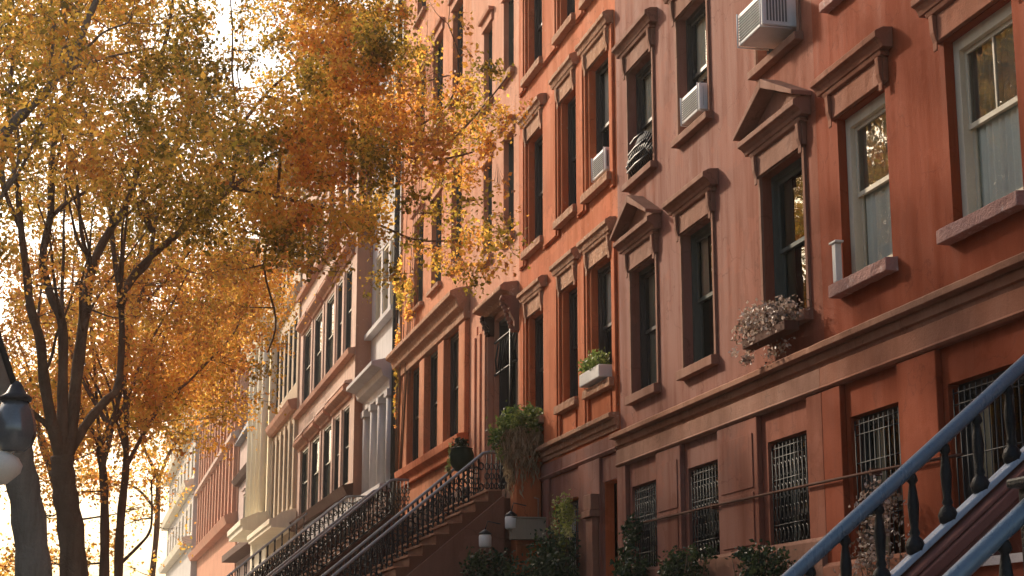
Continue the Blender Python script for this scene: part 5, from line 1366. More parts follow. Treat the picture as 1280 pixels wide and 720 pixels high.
  boughs=[(-1.53,24.56,13.48,0.23,14,1),(-1.22,23.31,12.54,0.22,14,1),(-0.99,28.73,15.15,0.27,14,1),(-0.08,23.41,13.04,0.22,14,1),(0.13,22.48,12.59,0.21,14,1),(0.42,21.14,11.79,0.2,14,0),(1.33,28.64,15.51,0.27,16,1),(1.4,21.86,12.34,0.2,16,0),(1.91,21.29,12.05,0.2,28,3),(2.7,24.09,13.72,0.22,28,3),(2.92,23.94,13.61,0.22,28,2),(3.63,25.16,14.32,0.23,28,0),(3.57,21.65,12.51,0.2,43,3),(4.72,24.37,14.11,0.23,43,2),(-1.52,21.9,11.59,0.2,42,1),(-1.18,24.93,13.09,0.23,42,1),(-0.6,25.7,13.3,0.24,42,2),(-0.35,26.73,13.95,0.25,42,2),(0.03,23.61,12.52,0.22,42,1),(0.9,26.9,14.24,0.25,42,1),(1.3,25.15,13.16,0.23,47,1),(1.5,22.37,12.05,0.21,47,0),(2.58,28.49,15.05,0.27,79,2),(2.42,23.17,12.58,0.22,79,2),(2.91,23.66,12.85,0.22,79,1),(3.88,25.94,14.0,0.24,79,0),(3.85,23.54,12.8,0.22,43,3),(4.39,23.81,13.27,0.22,43,0),(-1.61,24.06,12.23,0.3,59,1),(-1.15,24.05,11.94,0.3,59,1),(-0.6,24.43,12.16,0.31,59,0),(-0.26,25.77,12.74,0.32,59,1),(0.06,24.93,12.42,0.31,59,1),(1.01,27.25,13.89,0.34,59,0),(1.02,22.97,11.87,0.29,67,0),(1.96,28.05,14.22,0.35,67,1),(2.16,23.41,12.33,0.29,112,1),(2.49,23.08,12.12,0.29,112,3),(2.77,22.06,11.6,0.28,112,1),(3.66,24.64,12.82,0.31,112,0),(4.06,25.07,13.02,0.23,43,0),(4.82,24.81,13.03,0.23,43,0),(-1.66,23.66,11.59,0.3,78,1),(-1.34,25.92,12.22,0.33,78,1),(-0.59,25.88,12.48,0.33,78,1),(-0.14,21.58,10.61,0.27,78,2),(0.13,26.48,12.81,0.33,78,1),(0.62,26.05,12.74,0.33,78,1),(1.02,23.03,11.6,0.29,88,1),(1.69,22.43,11.25,0.28,88,0),(2.33,25.59,12.57,0.32,147,0),(2.43,23.72,11.73,0.3,147,1),(2.9,21.86,11.11,0.27,147,3),(3.61,24.29,12.24,0.31,147,1),(4.3,25.0,12.49,0.23,43,3),(4.57,23.71,12.17,0.22,43,0),(-1.81,28.12,12.73,0.35,98,1),(-1.16,24.0,11.04,0.3,98,1),(-0.82,26.38,11.94,0.33,98,1),(-0.18,21.17,9.9,0.27,98,2),(0.4,26.83,12.5,0.34,98,1),(0.9,26.44,12.23,0.33,98,1),(1.21,22.41,10.84,0.28,111,1),(1.91,24.62,11.88,0.31,111,0),(2.31,25.39,12.11,0.32,185,0),(2.89,25.15,11.95,0.32,185,3),(2.9,23.16,11.07,0.29,185,0),(3.36,23.14,11.34,0.29,185,0),(4.47,25.85,12.41,0.24,43,3),(4.17,22.5,10.96,0.21,43,0),(-1.78,26.58,11.75,0.33,86,1),(-1.27,22.96,10.02,0.29,86,2),(-0.8,21.0,9.56,0.26,86,1),(-1.16,25.6,11.03,0.32,86,1),(-0.45,23.57,10.58,0.3,70,1),(-0.73,26.41,11.75,0.33,70,0),(-0.14,21.13,9.72,0.27,70,1),(-0.13,23.64,10.74,0.3,70,1),(0.2,27.36,11.89,0.34,70,0),(0.16,24.69,11.09,0.31,70,1),(1.1,28.82,12.57,0.36,56,1),(0.64,26.64,11.75,0.33,56,0),(1.25,27.12,12.0,0.25,44,1),(1.9,25.95,11.45,0.24,44,0),(2.2,24.92,11.4,0.31,80,1),(2.27,27.03,12.21,0.34,80,0),(2.6,24.41,10.99,0.31,193,3),(2.52,23.03,10.72,0.29,193,1),(2.98,23.07,10.62,0.29,193,1),(3.16,24.06,11.01,0.3,193,1),(3.8,25.08,11.52,0.31,193,1),(3.61,23.9,11.01,0.3,193,0),(3.95,23.08,10.74,0.21,47,2),(4.04,23.45,10.86,0.22,47,0),(4.41,21.3,10.04,0.2,11,3),(-1.18,22.7,9.78,0.29,108,1),(-1.36,21.62,9.36,0.27,108,1),(-0.95,24.33,10.26,0.31,108,0),(-0.99,23.42,9.94,0.29,108,1),(-0.57,25.76,10.86,0.32,108,1),(-0.44,21.61,9.27,0.27,108,2),(-0.17,24.07,10.1,0.3,88,2),(0.07,27.73,11.39,0.35,88,1),(0.21,27.53,11.4,0.35,108,1),(0.55,28.66,11.86,0.36,108,1),(0.74,22.97,9.86,0.29,108,0),(0.88,21.94,9.59,0.28,108,0),(1.5,24.93,10.5,0.23,55,0),(2.0,28.35,12.06,0.26,30,1),(2.32,26.14,11.29,0.24,57,0),(2.18,23.37,10.33,0.22,57,0),(2.55,23.66,10.23,0.3,193,1),(2.5,21.59,9.66,0.27,193,2),(3.0,24.16,10.57,0.3,193,1),(2.97,22.03,9.91,0.28,193,3),(3.24,21.17,9.61,0.27,193,0),(3.32,21.43,9.5,0.27,193,0),(4.41,25.15,11.06,0.32,110,0),(3.95,23.16,10.18,0.29,110,0),(4.86,25.82,11.22,0.24,11,0),(4.82,22.72,10.17,0.21,11,3),(-1.56,28.08,11.25,0.35,88,0),(-1.83,28.69,11.45,0.36,88,0),(-1.0,23.98,9.77,0.3,108,2),(-1.01,28.17,11.27,0.35,108,1),(-0.61,28.72,11.34,0.36,108,1),(-0.76,26.85,10.9,0.34,108,1),(-0.04,27.44,10.78,0.34,108,1),(-0.21,27.21,10.74,0.34,108,1),(0.51,23.21,9.59,0.29,88,1),(0.48,28.9,11.42,0.36,88,0),(0.63,24.11,9.98,0.3,88,1),(0.98,23.98,9.92,0.3,88,1),(1.14,21.34,9.06,0.2,86,0),(1.88,27.27,10.87,0.25,30,0),(2.44,26.01,10.72,0.24,57,0),(2.38,26.62,10.8,0.25,57,1),(2.75,24.7,10.1,0.31,162,1),(2.43,21.08,9.01,0.26,162,0),(2.85,21.32,9.08,0.27,193,2),(3.07,24.54,10.13,0.31,193,1),(3.23,21.51,9.12,0.27,162,2),(3.38,23.43,9.98,0.29,162,0),(3.74,21.96,9.28,0.28,66,2),(3.99,23.97,10.14,0.3,66,3),(4.26,22.24,9.51,0.21,11,0),(4.85,23.45,9.83,0.22,47,3),(5.4,24.95,10.48,0.23,47,0),(5.06,22.36,9.72,0.21,62,0),(-1.48,23.28,9.1,0.29,88,2),(-1.28,24.07,9.34,0.3,88,1),(-0.71,21.52,8.29,0.27,70,1),(-0.77,21.5,8.46,0.27,70,0),(-0.71,25.33,9.69,0.32,108,1),(-0.52,28.47,10.58,0.36,108,1),(-0.15,21.67,8.48,0.27,53,1),(0.12,21.92,8.61,0.28,53,0),(0.54,24.05,9.13,0.3,88,1),(0.52,28.05,10.41,0.35,88,1),(1.06,25.42,9.84,0.32,88,0),(0.92,23.27,9.06,0.29,88,1),(1.39,24.56,9.47,0.31,99,0),(1.3,26.75,10.39,0.34,99,0),(1.87,26.02,10.17,0.24,86,1),(2.06,21.98,8.78,0.28,132,1),(2.35,24.85,9.79,0.31,132,1),(2.74,23.85,9.33,0.3,162,1),(2.6,23.88,9.33,0.3,162,1),(3.25,25.27,9.85,0.32,162,3),(3.12,23.5,9.51,0.3,162,1),(3.65,24.02,9.59,0.3,132,1),(3.88,25.37,10.02,0.32,132,2),(4.0,24.45,9.71,0.31,110,3),(4.14,24.44,9.78,0.31,110,3),(4.39,23.71,9.62,0.3,87,3),(4.72,24.34,9.71,0.31,87,0),(5.25,24.74,9.79,0.31,87,3),(5.05,23.67,9.56,0.3,87,0),(5.67,25.18,10.08,0.32,66,0),(5.23,22.18,9.09,0.28,66,3),(-1.27,23.95,8.83,0.3,70,1),(-1.34,21.27,8.0,0.27,70,1),(-0.9,26.51,9.68,0.33,53,0),(-0.95,22.18,8.23,0.28,53,0),(-0.73,27.34,9.89,0.34,108,0),(-0.54,25.49,9.14,0.32,108,2),(-0.21,23.93,8.63,0.3,108,1),(-0.23,27.52,9.8,0.35,108,1),(0.44,26.81,9.53,0.34,108,1),(0.49,21.05,7.96,0.26,108,1),(0.91,25.47,9.47,0.32,108,0),(1.0,23.36,8.89,0.29,108,0),(1.38,23.8,8.89,0.3,121,1),(1.66,28.42,10.49,0.36,121,0),(1.55,21.57,8.15,0.27,121,1),(2.1,27.65,10.18,0.35,121,1),(2.17,23.33,8.89,0.29,193,0),(1.89,21.7,8.3,0.27,193,0),(2.39,21.83,8.41,0.27,193,2),(2.81,24.36,9.12,0.31,193,0),(3.23,23.93,9.16,0.3,193,1),(3.1,23.77,8.85,0.3,193,1),(3.65,23.59,8.93,0.3,162,0),(3.38,22.05,8.35,0.28,162,0),(4.26,24.37,9.29,0.31,135,2),(3.82,23.12,8.97,0.29,135,3),(3.99,21.54,8.29,0.27,110,3),(4.08,21.27,8.34,0.27,110,3),(5.12,24.86,9.49,0.31,87,0),(5.48,25.55,9.78,0.32,87,0),(5.4,23.96,9.21,0.22,62,2),(-1.17,21.28,7.64,0.27,60,0),(-1.31,26.53,8.89,0.33,60,1),(-0.83,21.36,7.41,0.27,46,1),(-0.84,22.64,7.99,0.28,46,1),(-0.62,26.59,9.04,0.33,93,1),(-0.35,23.49,8.33,0.3,93,2),(-0.12,23.45,8.31,0.29,93,1),(-0.08,27.71,9.5,0.35,93,0),(0.43,21.29,7.76,0.27,93,0),(0.37,26.93,9.21,0.34,93,0),(0.77,23.14,8.19,0.29,93,1),(0.74,23.36,8.07,0.29,93,1),(1.14,22.74,8.0,0.29,105,1),(1.32,21.95,7.99,0.28,105,1),(1.79,26.2,9.09,0.33,105,1),(1.9,24.8,8.63,0.31,105,1),(2.53,26.16,9.0,0.33,193,1),(2.3,26.05,9.09,0.33,193,1),(2.7,23.54,8.36,0.3,193,0),(2.5,22.29,8.11,0.28,193,2),(3.18,23.34,8.49,0.29,162,3),(3.09,24.14,8.55,0.3,162,3),(3.62,23.45,8.56,0.29,105,0),(3.54,23.19,8.28,0.29,105,0),(3.99,22.61,8.25,0.21,47,3),(4.01,23.94,8.59,0.22,47,3),(4.82,25.13,8.93,0.32,66,0),(4.49,23.26,8.52,0.29,66,3),(5.11,24.4,8.8,0.23,47,3),(5.18,23.97,8.7,0.22,47,3),(5.13,21.98,7.99,0.2,11,3),(-1.36,26.71,8.43,0.34,60,1),(-1.28,27.78,8.78,0.35,60,0),(-1.08,27.5,8.49,0.35,46,1),(-0.99,24.97,7.99,0.31,46,1),(-0.56,27.33,8.94,0.34,76,1),(-0.64,28.54,9.12,0.36,76,1),(-0.08,21.81,7.43,0.27,93,1),(-0.08,23.54,7.89,0.3,93,1),(0.53,23.51,7.65,0.3,93,0),(0.46,23.91,8.03,0.3,93,1),(0.97,23.46,7.59,0.29,93,0),(0.91,21.88,7.47,0.27,93,0),(1.12,21.19,7.34,0.27,86,0),(1.36,23.7,7.91,0.3,86,0),(1.71,25.38,8.17,0.32,86,1),(2.35,28.49,9.23,0.36,86,0),(2.01,22.78,7.67,0.29,193,1),(2.46,24.94,8.13,0.31,193,2),(2.69,24.86,8.13,0.31,193,3),(2.65,24.08,7.91,0.3,193,3),(2.87,21.59,7.29,0.27,105,1),(3.36,25.15,8.26,0.32,105,2),(3.6,24.05,8.02,0.3,105,1),(3.85,25.26,8.47,0.32,105,1),(3.83,21.76,7.66,0.2,62,0),(4.52,23.34,7.91,0.22,62,0),(4.75,21.9,7.66,0.2,33,0),(5.26,22.26,7.62,0.21,11,2),(-1.29,28.44,8.44,0.36,46,1),(-1.3,25.78,7.73,0.32,46,2),(-0.87,27.16,8.2,0.25,66,1),(-0.47,26.61,7.93,0.33,46,1),(-0.56,26.53,7.77,0.33,46,1),(0.08,25.84,7.77,0.32,60,1),(0.04,26.9,7.88,0.34,60,0),(0.6,27.38,8.38,0.34,93,0),(0.35,28.82,8.8,0.36,93,0),(1.1,27.3,8.39,0.34,93,1),(1.06,26.68,8.26,0.34,93,1),(1.23,22.72,7.32,0.29,86,0),(1.6,26.98,8.13,0.34,86,1),(1.9,25.39,8.03,0.32,86,1),(2.14,27.75,8.24,0.35,86,1),(2.73,23.08,7.21,0.29,80,0),(2.56,22.54,7.11,0.28,80,0),(3.13,23.61,7.37,0.3,80,3),(3.06,23.37,7.56,0.29,80,3),(3.4,22.17,7.28,0.21,74,1),(4.25,24.06,7.67,0.22,33,0),(4.79,25.65,7.93,0.24,33,3),(5.27,24.78,7.98,0.31,66,0),(4.86,23.45,7.53,0.29,66,3),(5.68,25.03,7.95,0.31,66,3),(5.06,21.59,7.12,0.27,66,0),(-1.5,28.75,8.04,0.27,39,2),(-0.79,21.12,6.23,0.2,39,2),(-0.23,22.47,6.42,0.28,55,2),(0.22,26.27,7.27,0.33,73,2),(0.32,26.51,7.54,0.33,46,2),(0.64,27.32,7.68,0.34,46,2),(0.8,21.81,6.32,0.27,56,2),(0.98,28.78,8.25,0.36,56,2),(1.37,22.03,6.53,0.28,56,2),(1.62,25.03,7.32,0.31,56,2),(2.07,25.32,7.45,0.32,46,2),(1.88,24.99,7.4,0.31,46,1),(2.35,21.31,6.56,0.2,40,2),(2.84,21.01,6.47,0.2,14,1),(4.08,25.93,7.49,0.24,40,0),(3.81,22.05,6.65,0.21,33,0),(4.71,24.36,7.39,0.23,33,1),(5.42,25.97,7.79,0.24,47,2),(4.83,22.54,6.82,0.21,47,0),(5.07,22.16,6.82,0.21,33,2),(-1.11,24.59,6.66,0.23,39,2),(-0.88,24.93,6.49,0.31,55,2),(-0.43,25.62,6.68,0.32,73,1),(0.15,26.69,6.97,0.34,73,2),(0.46,23.26,6.22,0.29,56,2),(0.4,22.38,6.21,0.28,56,2),(1.19,27.01,7.16,0.34,56,2),(0.78,23.07,6.22,0.29,56,2),(1.67,27.32,7.38,0.34,56,1),(1.32,22.8,6.24,0.29,56,2),(1.88,24.91,6.72,0.31,46,2),(2.23,26.8,7.0,0.34,46,2)]),
 'maple': dict(limbs=[(0.135,0.081,[(0.32,38.0,0.49),(0.27,38.0,2.13),(0.24,38.0,3.46),(0.2,38.0,4.47),(0.13,38.0,5.49),(0.0,38.0,6.18)]),(0.063,0.018,[(0.02,38.0,6.18),(-0.19,37.8,6.58),(-0.38,37.6,6.84),(-0.55,37.4,7.46),(-0.71,37.2,8.28),(-0.88,37.0,9.1)]),(0.063,0.019,[(0.09,38.0,5.75),(0.22,38.17,6.47),(0.36,38.33,7.29),(0.49,38.5,8.21),(0.57,38.67,9.15),(0.61,38.83,10.29),(0.83,39.0,11.47)]),(0.045,0.019,[(0.07,38.0,6.1),(-0.07,38.5,6.94),(-0.19,39.0,8.09),(-0.36,39.5,9.27),(-0.48,40.0,10.3)]),(0.128,0.073,[(0.65,38.4,0.48),(0.6,38.4,2.13),(0.54,38.4,3.48),(0.53,38.4,4.68),(0.58,38.4,5.55),(0.59,38.4,6.07)]),(0.055,0.019,[(0.59,38.4,5.55),(0.56,38.58,6.62),(0.61,38.77,7.54),(0.84,38.95,8.3),(1.07,39.13,8.89),(1.46,39.32,9.69),(1.88,39.5,10.7)]),(0.055,0.019,[(0.58,38.4,5.81),(0.87,38.63,6.46),(1.11,38.86,6.94),(1.45,39.09,7.53),(1.84,39.31,7.85),(2.37,39.54,8.47),(2.87,39.77,9.09),(3.15,40.0,9.72)]),(0.046,0.019,[(0.56,38.4,3.74),(0.89,38.55,4.09),(1.16,38.7,4.45),(1.2,38.85,4.9),(1.16,39.0,5.62)]),(0.057,0.013,[(0.0,38.2,6.2),(0.3,38.1,7.0),(0.48,38.0,7.86),(0.47,37.9,8.73),(0.53,37.79,9.6),(0.55,37.69,10.48)]),(0.041,0.014,[(0.0,38.2,6.2),(0.25,38.24,6.72),(0.51,38.29,7.23),(0.73,38.33,7.76),(0.97,38.37,8.3),(1.21,38.41,8.84)]),(0.058,0.014,[(0.0,38.2,6.2),(0.26,38.44,6.73),(0.55,38.69,7.26),(0.88,38.93,7.77),(1.17,39.18,8.32),(1.33,39.42,8.94)]),(0.042,0.014,[(0.58,38.2,6.05),(0.48,38.32,6.51),(0.39,38.45,7.0),(0.28,38.57,7.5),(0.26,38.7,8.0),(0.25,38.82,8.51)]),(0.063,0.013,[(0.58,38.2,6.05),(0.52,37.82,6.94),(0.45,37.45,7.82),(0.44,37.07,8.67),(0.49,36.69,9.54),(0.64,36.31,10.37)]),(0.039,0.014,[(0.58,38.2,6.05),(0.35,38.33,6.79),(0.16,38.46,7.55),(-0.14,38.59,8.27),(-0.31,38.72,9.06),(-0.46,38.85,9.87)]),(0.037,0.014,[(0.25,38.2,6.56),(0.09,38.42,7.1),(-0.12,38.64,7.62),(-0.39,38.87,8.13),(-0.57,39.09,8.69),(-0.71,39.31,9.27)]),(0.04,0.014,[(0.25,38.2,6.56),(-0.06,38.6,7.13),(-0.33,39.0,7.76),(-0.63,39.4,8.37),(-0.95,39.8,9.0),(-1.27,40.2,9.64)]),(0.061,0.014,[(0.25,38.2,6.56),(-0.1,38.34,7.15),(-0.43,38.47,7.72),(-0.64,38.61,8.38),(-0.92,38.74,9.02),(-1.04,38.88,9.74)]),(0.047,0.013,[(0.56,38.2,9.06),(0.95,37.87,9.55),(1.36,37.54,10.01),(1.74,37.21,10.49),(2.08,36.87,10.99),(2.43,36.54,11.48)]),(0.052,0.013,[(0.56,38.2,9.06),(0.73,38.09,9.6),(0.92,37.98,10.12),(1.03,37.87,10.68),(1.04,37.76,11.24),(0.94,37.64,11.81)]),(0.044,0.014,[(0.56,38.2,9.06),(0.43,38.18,9.73),(0.22,38.16,10.39),(0.02,38.14,11.05),(-0.07,38.12,11.76),(-0.14,38.1,12.45)])],
  boughs=[(-2.05,42.11,13.16,0.53,56,1),(-1.87,37.03,11.99,0.47,56,1),(-1.22,41.09,12.7,0.52,85,1),(-0.96,40.95,13.34,0.51,86,1),(-0.51,41.04,13.03,0.52,86,1),(0.15,41.66,13.33,0.52,86,1),(0.12,35.96,11.56,0.45,86,1),(1.05,42.61,13.77,0.54,86,1),(0.7,39.33,12.46,0.49,86,0),(1.07,35.79,12.03,0.45,86,1),(1.55,36.06,11.79,0.45,86,0),(2.17,38.38,12.38,0.48,97,1),(2.12,34.71,11.41,0.44,97,1),(2.53,34.12,11.15,0.43,97,1),(2.53,37.41,12.5,0.47,97,1),(-1.75,36.87,11.24,0.46,56,1),(-2.11,38.94,11.95,0.49,56,1),(-1.06,36.33,11.19,0.46,85,0),(-0.72,34.94,10.84,0.44,70,1),(-0.66,38.71,11.84,0.49,70,1),(0.27,37.82,11.8,0.47,86,2),(-0.33,40.45,12.32,0.51,86,1),(0.92,34.74,10.51,0.44,86,1),(0.66,38.32,11.64,0.48,86,0),(1.52,39.59,11.94,0.5,86,1),(1.45,38.69,11.68,0.49,86,0),(1.85,36.33,11.33,0.46,79,0),(1.76,34.62,10.76,0.43,79,1),(2.97,38.66,12.2,0.49,79,0),(2.9,36.11,11.44,0.45,79,1),(-2.0,34.19,9.61,0.43,85,1),(-1.07,37.22,10.31,0.35,61,1),(-0.39,42.0,11.88,0.53,85,2),(-0.07,34.31,10.04,0.43,56,1),(-0.09,39.06,11.12,0.49,56,1),(0.83,38.47,10.72,0.48,86,1),(0.67,36.89,10.59,0.46,86,1),(1.41,37.15,10.41,0.47,86,0),(1.3,40.87,11.35,0.51,86,1),(1.95,39.3,11.21,0.49,79,1),(2.47,38.54,11.26,0.48,79,0),(2.64,39.68,11.61,0.5,79,0),(2.58,37.74,11.2,0.47,79,0),(2.44,24.47,7.64,0.31,194,0),(3.73,38.28,11.17,0.48,194,3),(-2.15,42.88,10.98,0.4,47,2),(-1.55,35.12,9.54,0.33,47,2),(-1.45,35.29,9.24,0.33,47,2),(-1.06,38.83,10.36,0.36,47,2),(-0.71,41.25,10.99,0.52,66,2),(-0.97,42.96,10.78,0.54,66,2),(0.32,38.18,9.94,0.48,87,2),(0.1,39.76,10.63,0.5,87,2),(0.77,39.38,10.42,0.49,110,2),(0.71,41.43,10.76,0.52,110,1),(1.24,39.58,10.78,0.5,135,2),(1.32,40.53,10.47,0.51,135,2),(2.0,37.78,10.35,0.47,135,2),(2.58,40.24,10.63,0.51,135,2),(2.46,36.15,9.9,0.45,110,2),(2.76,35.42,9.61,0.44,110,2),(3.69,40.32,10.58,0.51,175,1),(3.45,38.06,10.31,0.48,175,2),(-4.61,34.8,8.22,0.44,98,2),(-4.54,36.03,8.87,0.45,98,1),(-3.6,37.87,8.92,0.48,98,1),(-3.14,36.77,9.01,0.46,98,1),(-2.47,34.26,8.75,0.43,98,2),(-1.94,38.94,9.63,0.36,47,2),(-1.61,36.24,8.83,0.34,47,1),(-1.17,39.76,9.33,0.5,66,2),(-1.3,38.81,9.23,0.49,66,2),(-0.32,36.96,8.89,0.46,87,2),(-0.78,37.75,9.02,0.47,87,2),(0.12,40.03,9.82,0.5,87,2),(-0.01,35.36,8.66,0.44,87,2),(0.56,39.37,9.98,0.49,135,2),(0.77,38.61,9.49,0.48,135,2),(1.83,41.66,10.0,0.52,135,2),(1.78,38.0,9.15,0.48,135,2),(2.74,42.96,10.43,0.54,135,2),(2.42,38.79,9.56,0.49,135,2),(3.35,42.04,10.56,0.53,110,1),(2.94,35.77,9.25,0.45,110,2),(3.85,41.04,10.2,0.52,133,1),(4.2,42.69,10.48,0.54,133,2),(-5.54,40.87,9.09,0.51,98,2),(-4.95,40.21,8.76,0.5,98,2),(-3.41,35.89,8.01,0.45,98,1),(-2.99,35.37,7.85,0.44,98,1),(-2.09,34.09,7.74,0.43,98,2),(-2.05,39.03,8.6,0.36,47,2),(-1.77,36.64,8.58,0.34,47,2),(-1.47,40.82,9.31,0.51,66,2),(-1.47,37.22,8.69,0.47,66,2),(-0.57,35.06,8.0,0.44,87,2),(-0.62,35.41,7.91,0.44,87,2),(0.32,36.71,8.6,0.46,110,2),(0.39,37.31,8.47,0.47,110,1),(0.89,41.6,9.16,0.52,135,1),(0.95,35.0,7.85,0.44,135,2),(1.57,42.42,9.86,0.53,135,1),(1.44,40.72,8.9,0.51,135,2),(2.27,38.55,8.78,0.48,135,1),(1.93,34.31,7.86,0.43,135,2),(3.36,41.5,9.64,0.52,87,2),(3.07,40.51,9.23,0.51,87,2),(4.04,40.59,9.13,0.38,62,1),(3.8,41.79,9.47,0.39,62,1),(-4.9,38.78,7.72,0.36,6,2),(-4.27,38.98,8.17,0.36,6,2),(-3.77,36.75,7.4,0.34,6,1),(-2.65,34.85,7.05,0.32,6,1),(-2.45,36.52,7.46,0.34,6,2),(-2.11,42.11,8.83,0.53,66,1),(-2.29,42.8,8.94,0.54,66,2),(-1.5,42.24,8.67,0.53,87,2),(-0.98,35.57,7.21,0.45,87,1),(-0.54,40.54,8.14,0.51,110,2),(-0.47,38.8,7.99,0.49,110,2),(0.28,35.51,7.62,0.45,110,2),(-0.09,38.93,7.82,0.49,110,2),(1.07,41.24,8.27,0.52,135,2),(0.78,40.1,8.27,0.5,135,2),(1.67,41.55,8.8,0.52,135,2),(1.88,41.17,8.7,0.52,135,2),(2.7,40.13,8.53,0.5,135,1),(2.66,41.43,8.64,0.52,135,2),(2.72,39.07,8.31,0.36,47,2),(3.27,40.44,8.61,0.38,47,2),(3.6,39.58,8.27,0.37,67,0),(-4.37,34.73,6.34,0.32,6,2),(-4.91,42.46,7.93,0.39,6,2),(-3.67,38.26,7.01,0.36,6,2),(-3.1,37.49,6.89,0.35,6,1),(-2.4,36.07,6.65,0.34,6,2),(-1.74,36.81,6.82,0.46,66,1),(-1.67,38.22,7.48,0.48,66,2),(-1.15,38.01,7.1,0.48,110,2),(-0.94,35.7,6.7,0.45,110,2),(-0.31,42.4,7.69,0.53,110,2),(-0.44,40.81,7.58,0.51,110,2),(0.42,42.04,7.74,0.53,110,1),(0.37,40.25,7.87,0.51,110,2),(1.05,35.59,7.09,0.45,135,1),(0.89,35.77,7.16,0.45,135,2),(1.43,40.29,7.52,0.51,135,1),(1.48,39.92,7.8,0.5,135,2),(2.69,40.14,7.61,0.5,110,1),(2.58,41.51,8.03,0.52,110,2),(3.41,42.87,7.99,0.4,33,2),(3.35,35.62,6.98,0.33,23,1),(-5.33,42.24,7.02,0.39,6,1),(-4.85,42.17,6.78,0.39,6,2),(-3.49,37.86,6.61,0.35,6,2),(-2.59,34.67,6.1,0.32,6,2),(-2.34,38.87,6.26,0.36,6,2),(-1.94,36.84,6.4,0.34,57,2),(-0.72,34.96,5.89,0.44,52,2),(-1.21,34.74,5.95,0.44,52,2),(-0.37,34.78,5.94,0.44,52,2),(-0.61,37.45,6.59,0.47,52,2),(0.49,40.44,7.02,0.51,52,2),(0.02,35.58,6.18,0.45,52,2),(0.94,35.55,6.51,0.45,66,1),(0.96,36.7,6.51,0.46,66,2),(2.08,41.24,6.91,0.38,57,1),(2.44,36.67,6.74,0.34,37,1),(-5.07,37.82,5.82,0.35,6,1),(-4.59,41.43,6.07,0.39,6,2),(-3.2,35.98,5.31,0.33,6,2),(-3.3,41.9,6.25,0.39,6,2),(-2.43,35.93,5.47,0.33,6,2),(-1.88,37.46,5.5,0.35,20,2),(-1.02,38.88,5.9,0.36,57,2),(-0.61,38.79,6.21,0.36,57,2),(0.56,38.82,6.16,0.36,57,1),(1.27,39.78,5.81,0.37,37,2),(1.72,37.19,6.1,0.35,20,2),(-4.34,35.85,4.93,0.33,6,2),(-4.16,36.23,4.81,0.34,6,2),(-3.78,38.41,4.8,0.36,6,2),(-3.13,40.62,5.46,0.38,6,2),(-2.68,42.84,5.87,0.4,6,2),(-1.2,42.57,5.72,0.4,37,2),(-0.59,37.26,5.16,0.35,37,1),(0.32,36.12,5.12,0.34,20,2),(1.34,42.31,5.35,0.39,20,2),(-5.21,42.12,4.86,0.39,6,2),(-4.43,39.91,4.77,0.37,6,2),(-3.12,35.9,4.09,0.33,6,2),(-2.84,39.14,4.64,0.36,6,1),(-2.37,36.6,4.39,0.34,6,2),(-1.2,37.73,4.67,0.35,20,2),(0.46,40.61,4.55,0.38,20,2),(-4.93,40.87,4.13,0.38,6,2),(-4.25,40.73,4.03,0.38,6,2),(-3.86,42.38,3.81,0.39,6,2),(-2.89,41.11,4.04,0.38,6,1),(-2.36,35.96,3.89,0.33,6,2),(-1.6,37.17,3.77,0.35,20,2),(-1.32,42.86,3.96,0.4,37,1),(-0.22,34.77,3.67,0.32,20,1)]),
 'elm': dict(limbs=[(0.148,0.099,[(-0.41,52.0,0.09),(-0.62,52.0,3.22),(-0.75,52.0,4.82),(-0.99,52.0,5.97),(-1.33,52.0,7.13)]),(0.074,0.024,[(-1.33,52.0,7.13),(-1.62,51.5,7.76),(-1.82,51.0,8.62),(-2.02,50.5,9.7),(-2.46,50.0,10.75)]),(0.074,0.025,[(-0.99,52.0,5.97),(-1.23,52.25,6.92),(-1.36,52.5,8.36),(-1.35,52.75,9.84),(-1.19,53.0,11.11)]),(0.062,0.025,[(-1.33,52.0,7.13),(-0.81,52.2,8.34),(-0.16,52.4,9.35),(0.97,52.6,10.15),(1.9,52.8,10.96),(2.87,53.0,11.04)]),(0.068,0.018,[(-1.33,52.0,7.13),(-1.47,51.63,7.73),(-1.72,51.26,8.33),(-1.92,50.89,8.9),(-2.16,50.52,9.46),(-2.46,50.15,9.99)]),(0.073,0.019,[(-1.33,52.0,7.13),(-1.53,52.36,7.75),(-1.74,52.72,8.4),(-1.85,53.07,9.07),(-2.04,53.43,9.73),(-2.3,53.79,10.39)]),(0.054,0.018,[(-1.33,52.0,7.13),(-1.12,51.85,7.93),(-1.1,51.69,8.79),(-0.93,51.54,9.6),(-0.89,51.39,10.45),(-0.95,51.23,11.28)]),(0.052,0.018,[(-1.34,52.0,9.73),(-1.07,51.76,10.34),(-0.78,51.53,10.94),(-0.53,51.29,11.55),(-0.31,51.06,12.19),(-0.23,50.82,12.85)]),(0.075,0.018,[(-1.34,52.0,9.73),(-1.22,51.8,10.58),(-1.1,51.59,11.44),(-1.01,51.39,12.3),(-1.01,51.18,13.17),(-0.89,50.98,14.03)]),(0.065,0.019,[(-1.34,52.0,9.73),(-1.16,52.21,10.71),(-0.92,52.41,11.7),(-0.76,52.62,12.74),(-0.43,52.82,13.75),(-0.29,53.03,14.83)])],
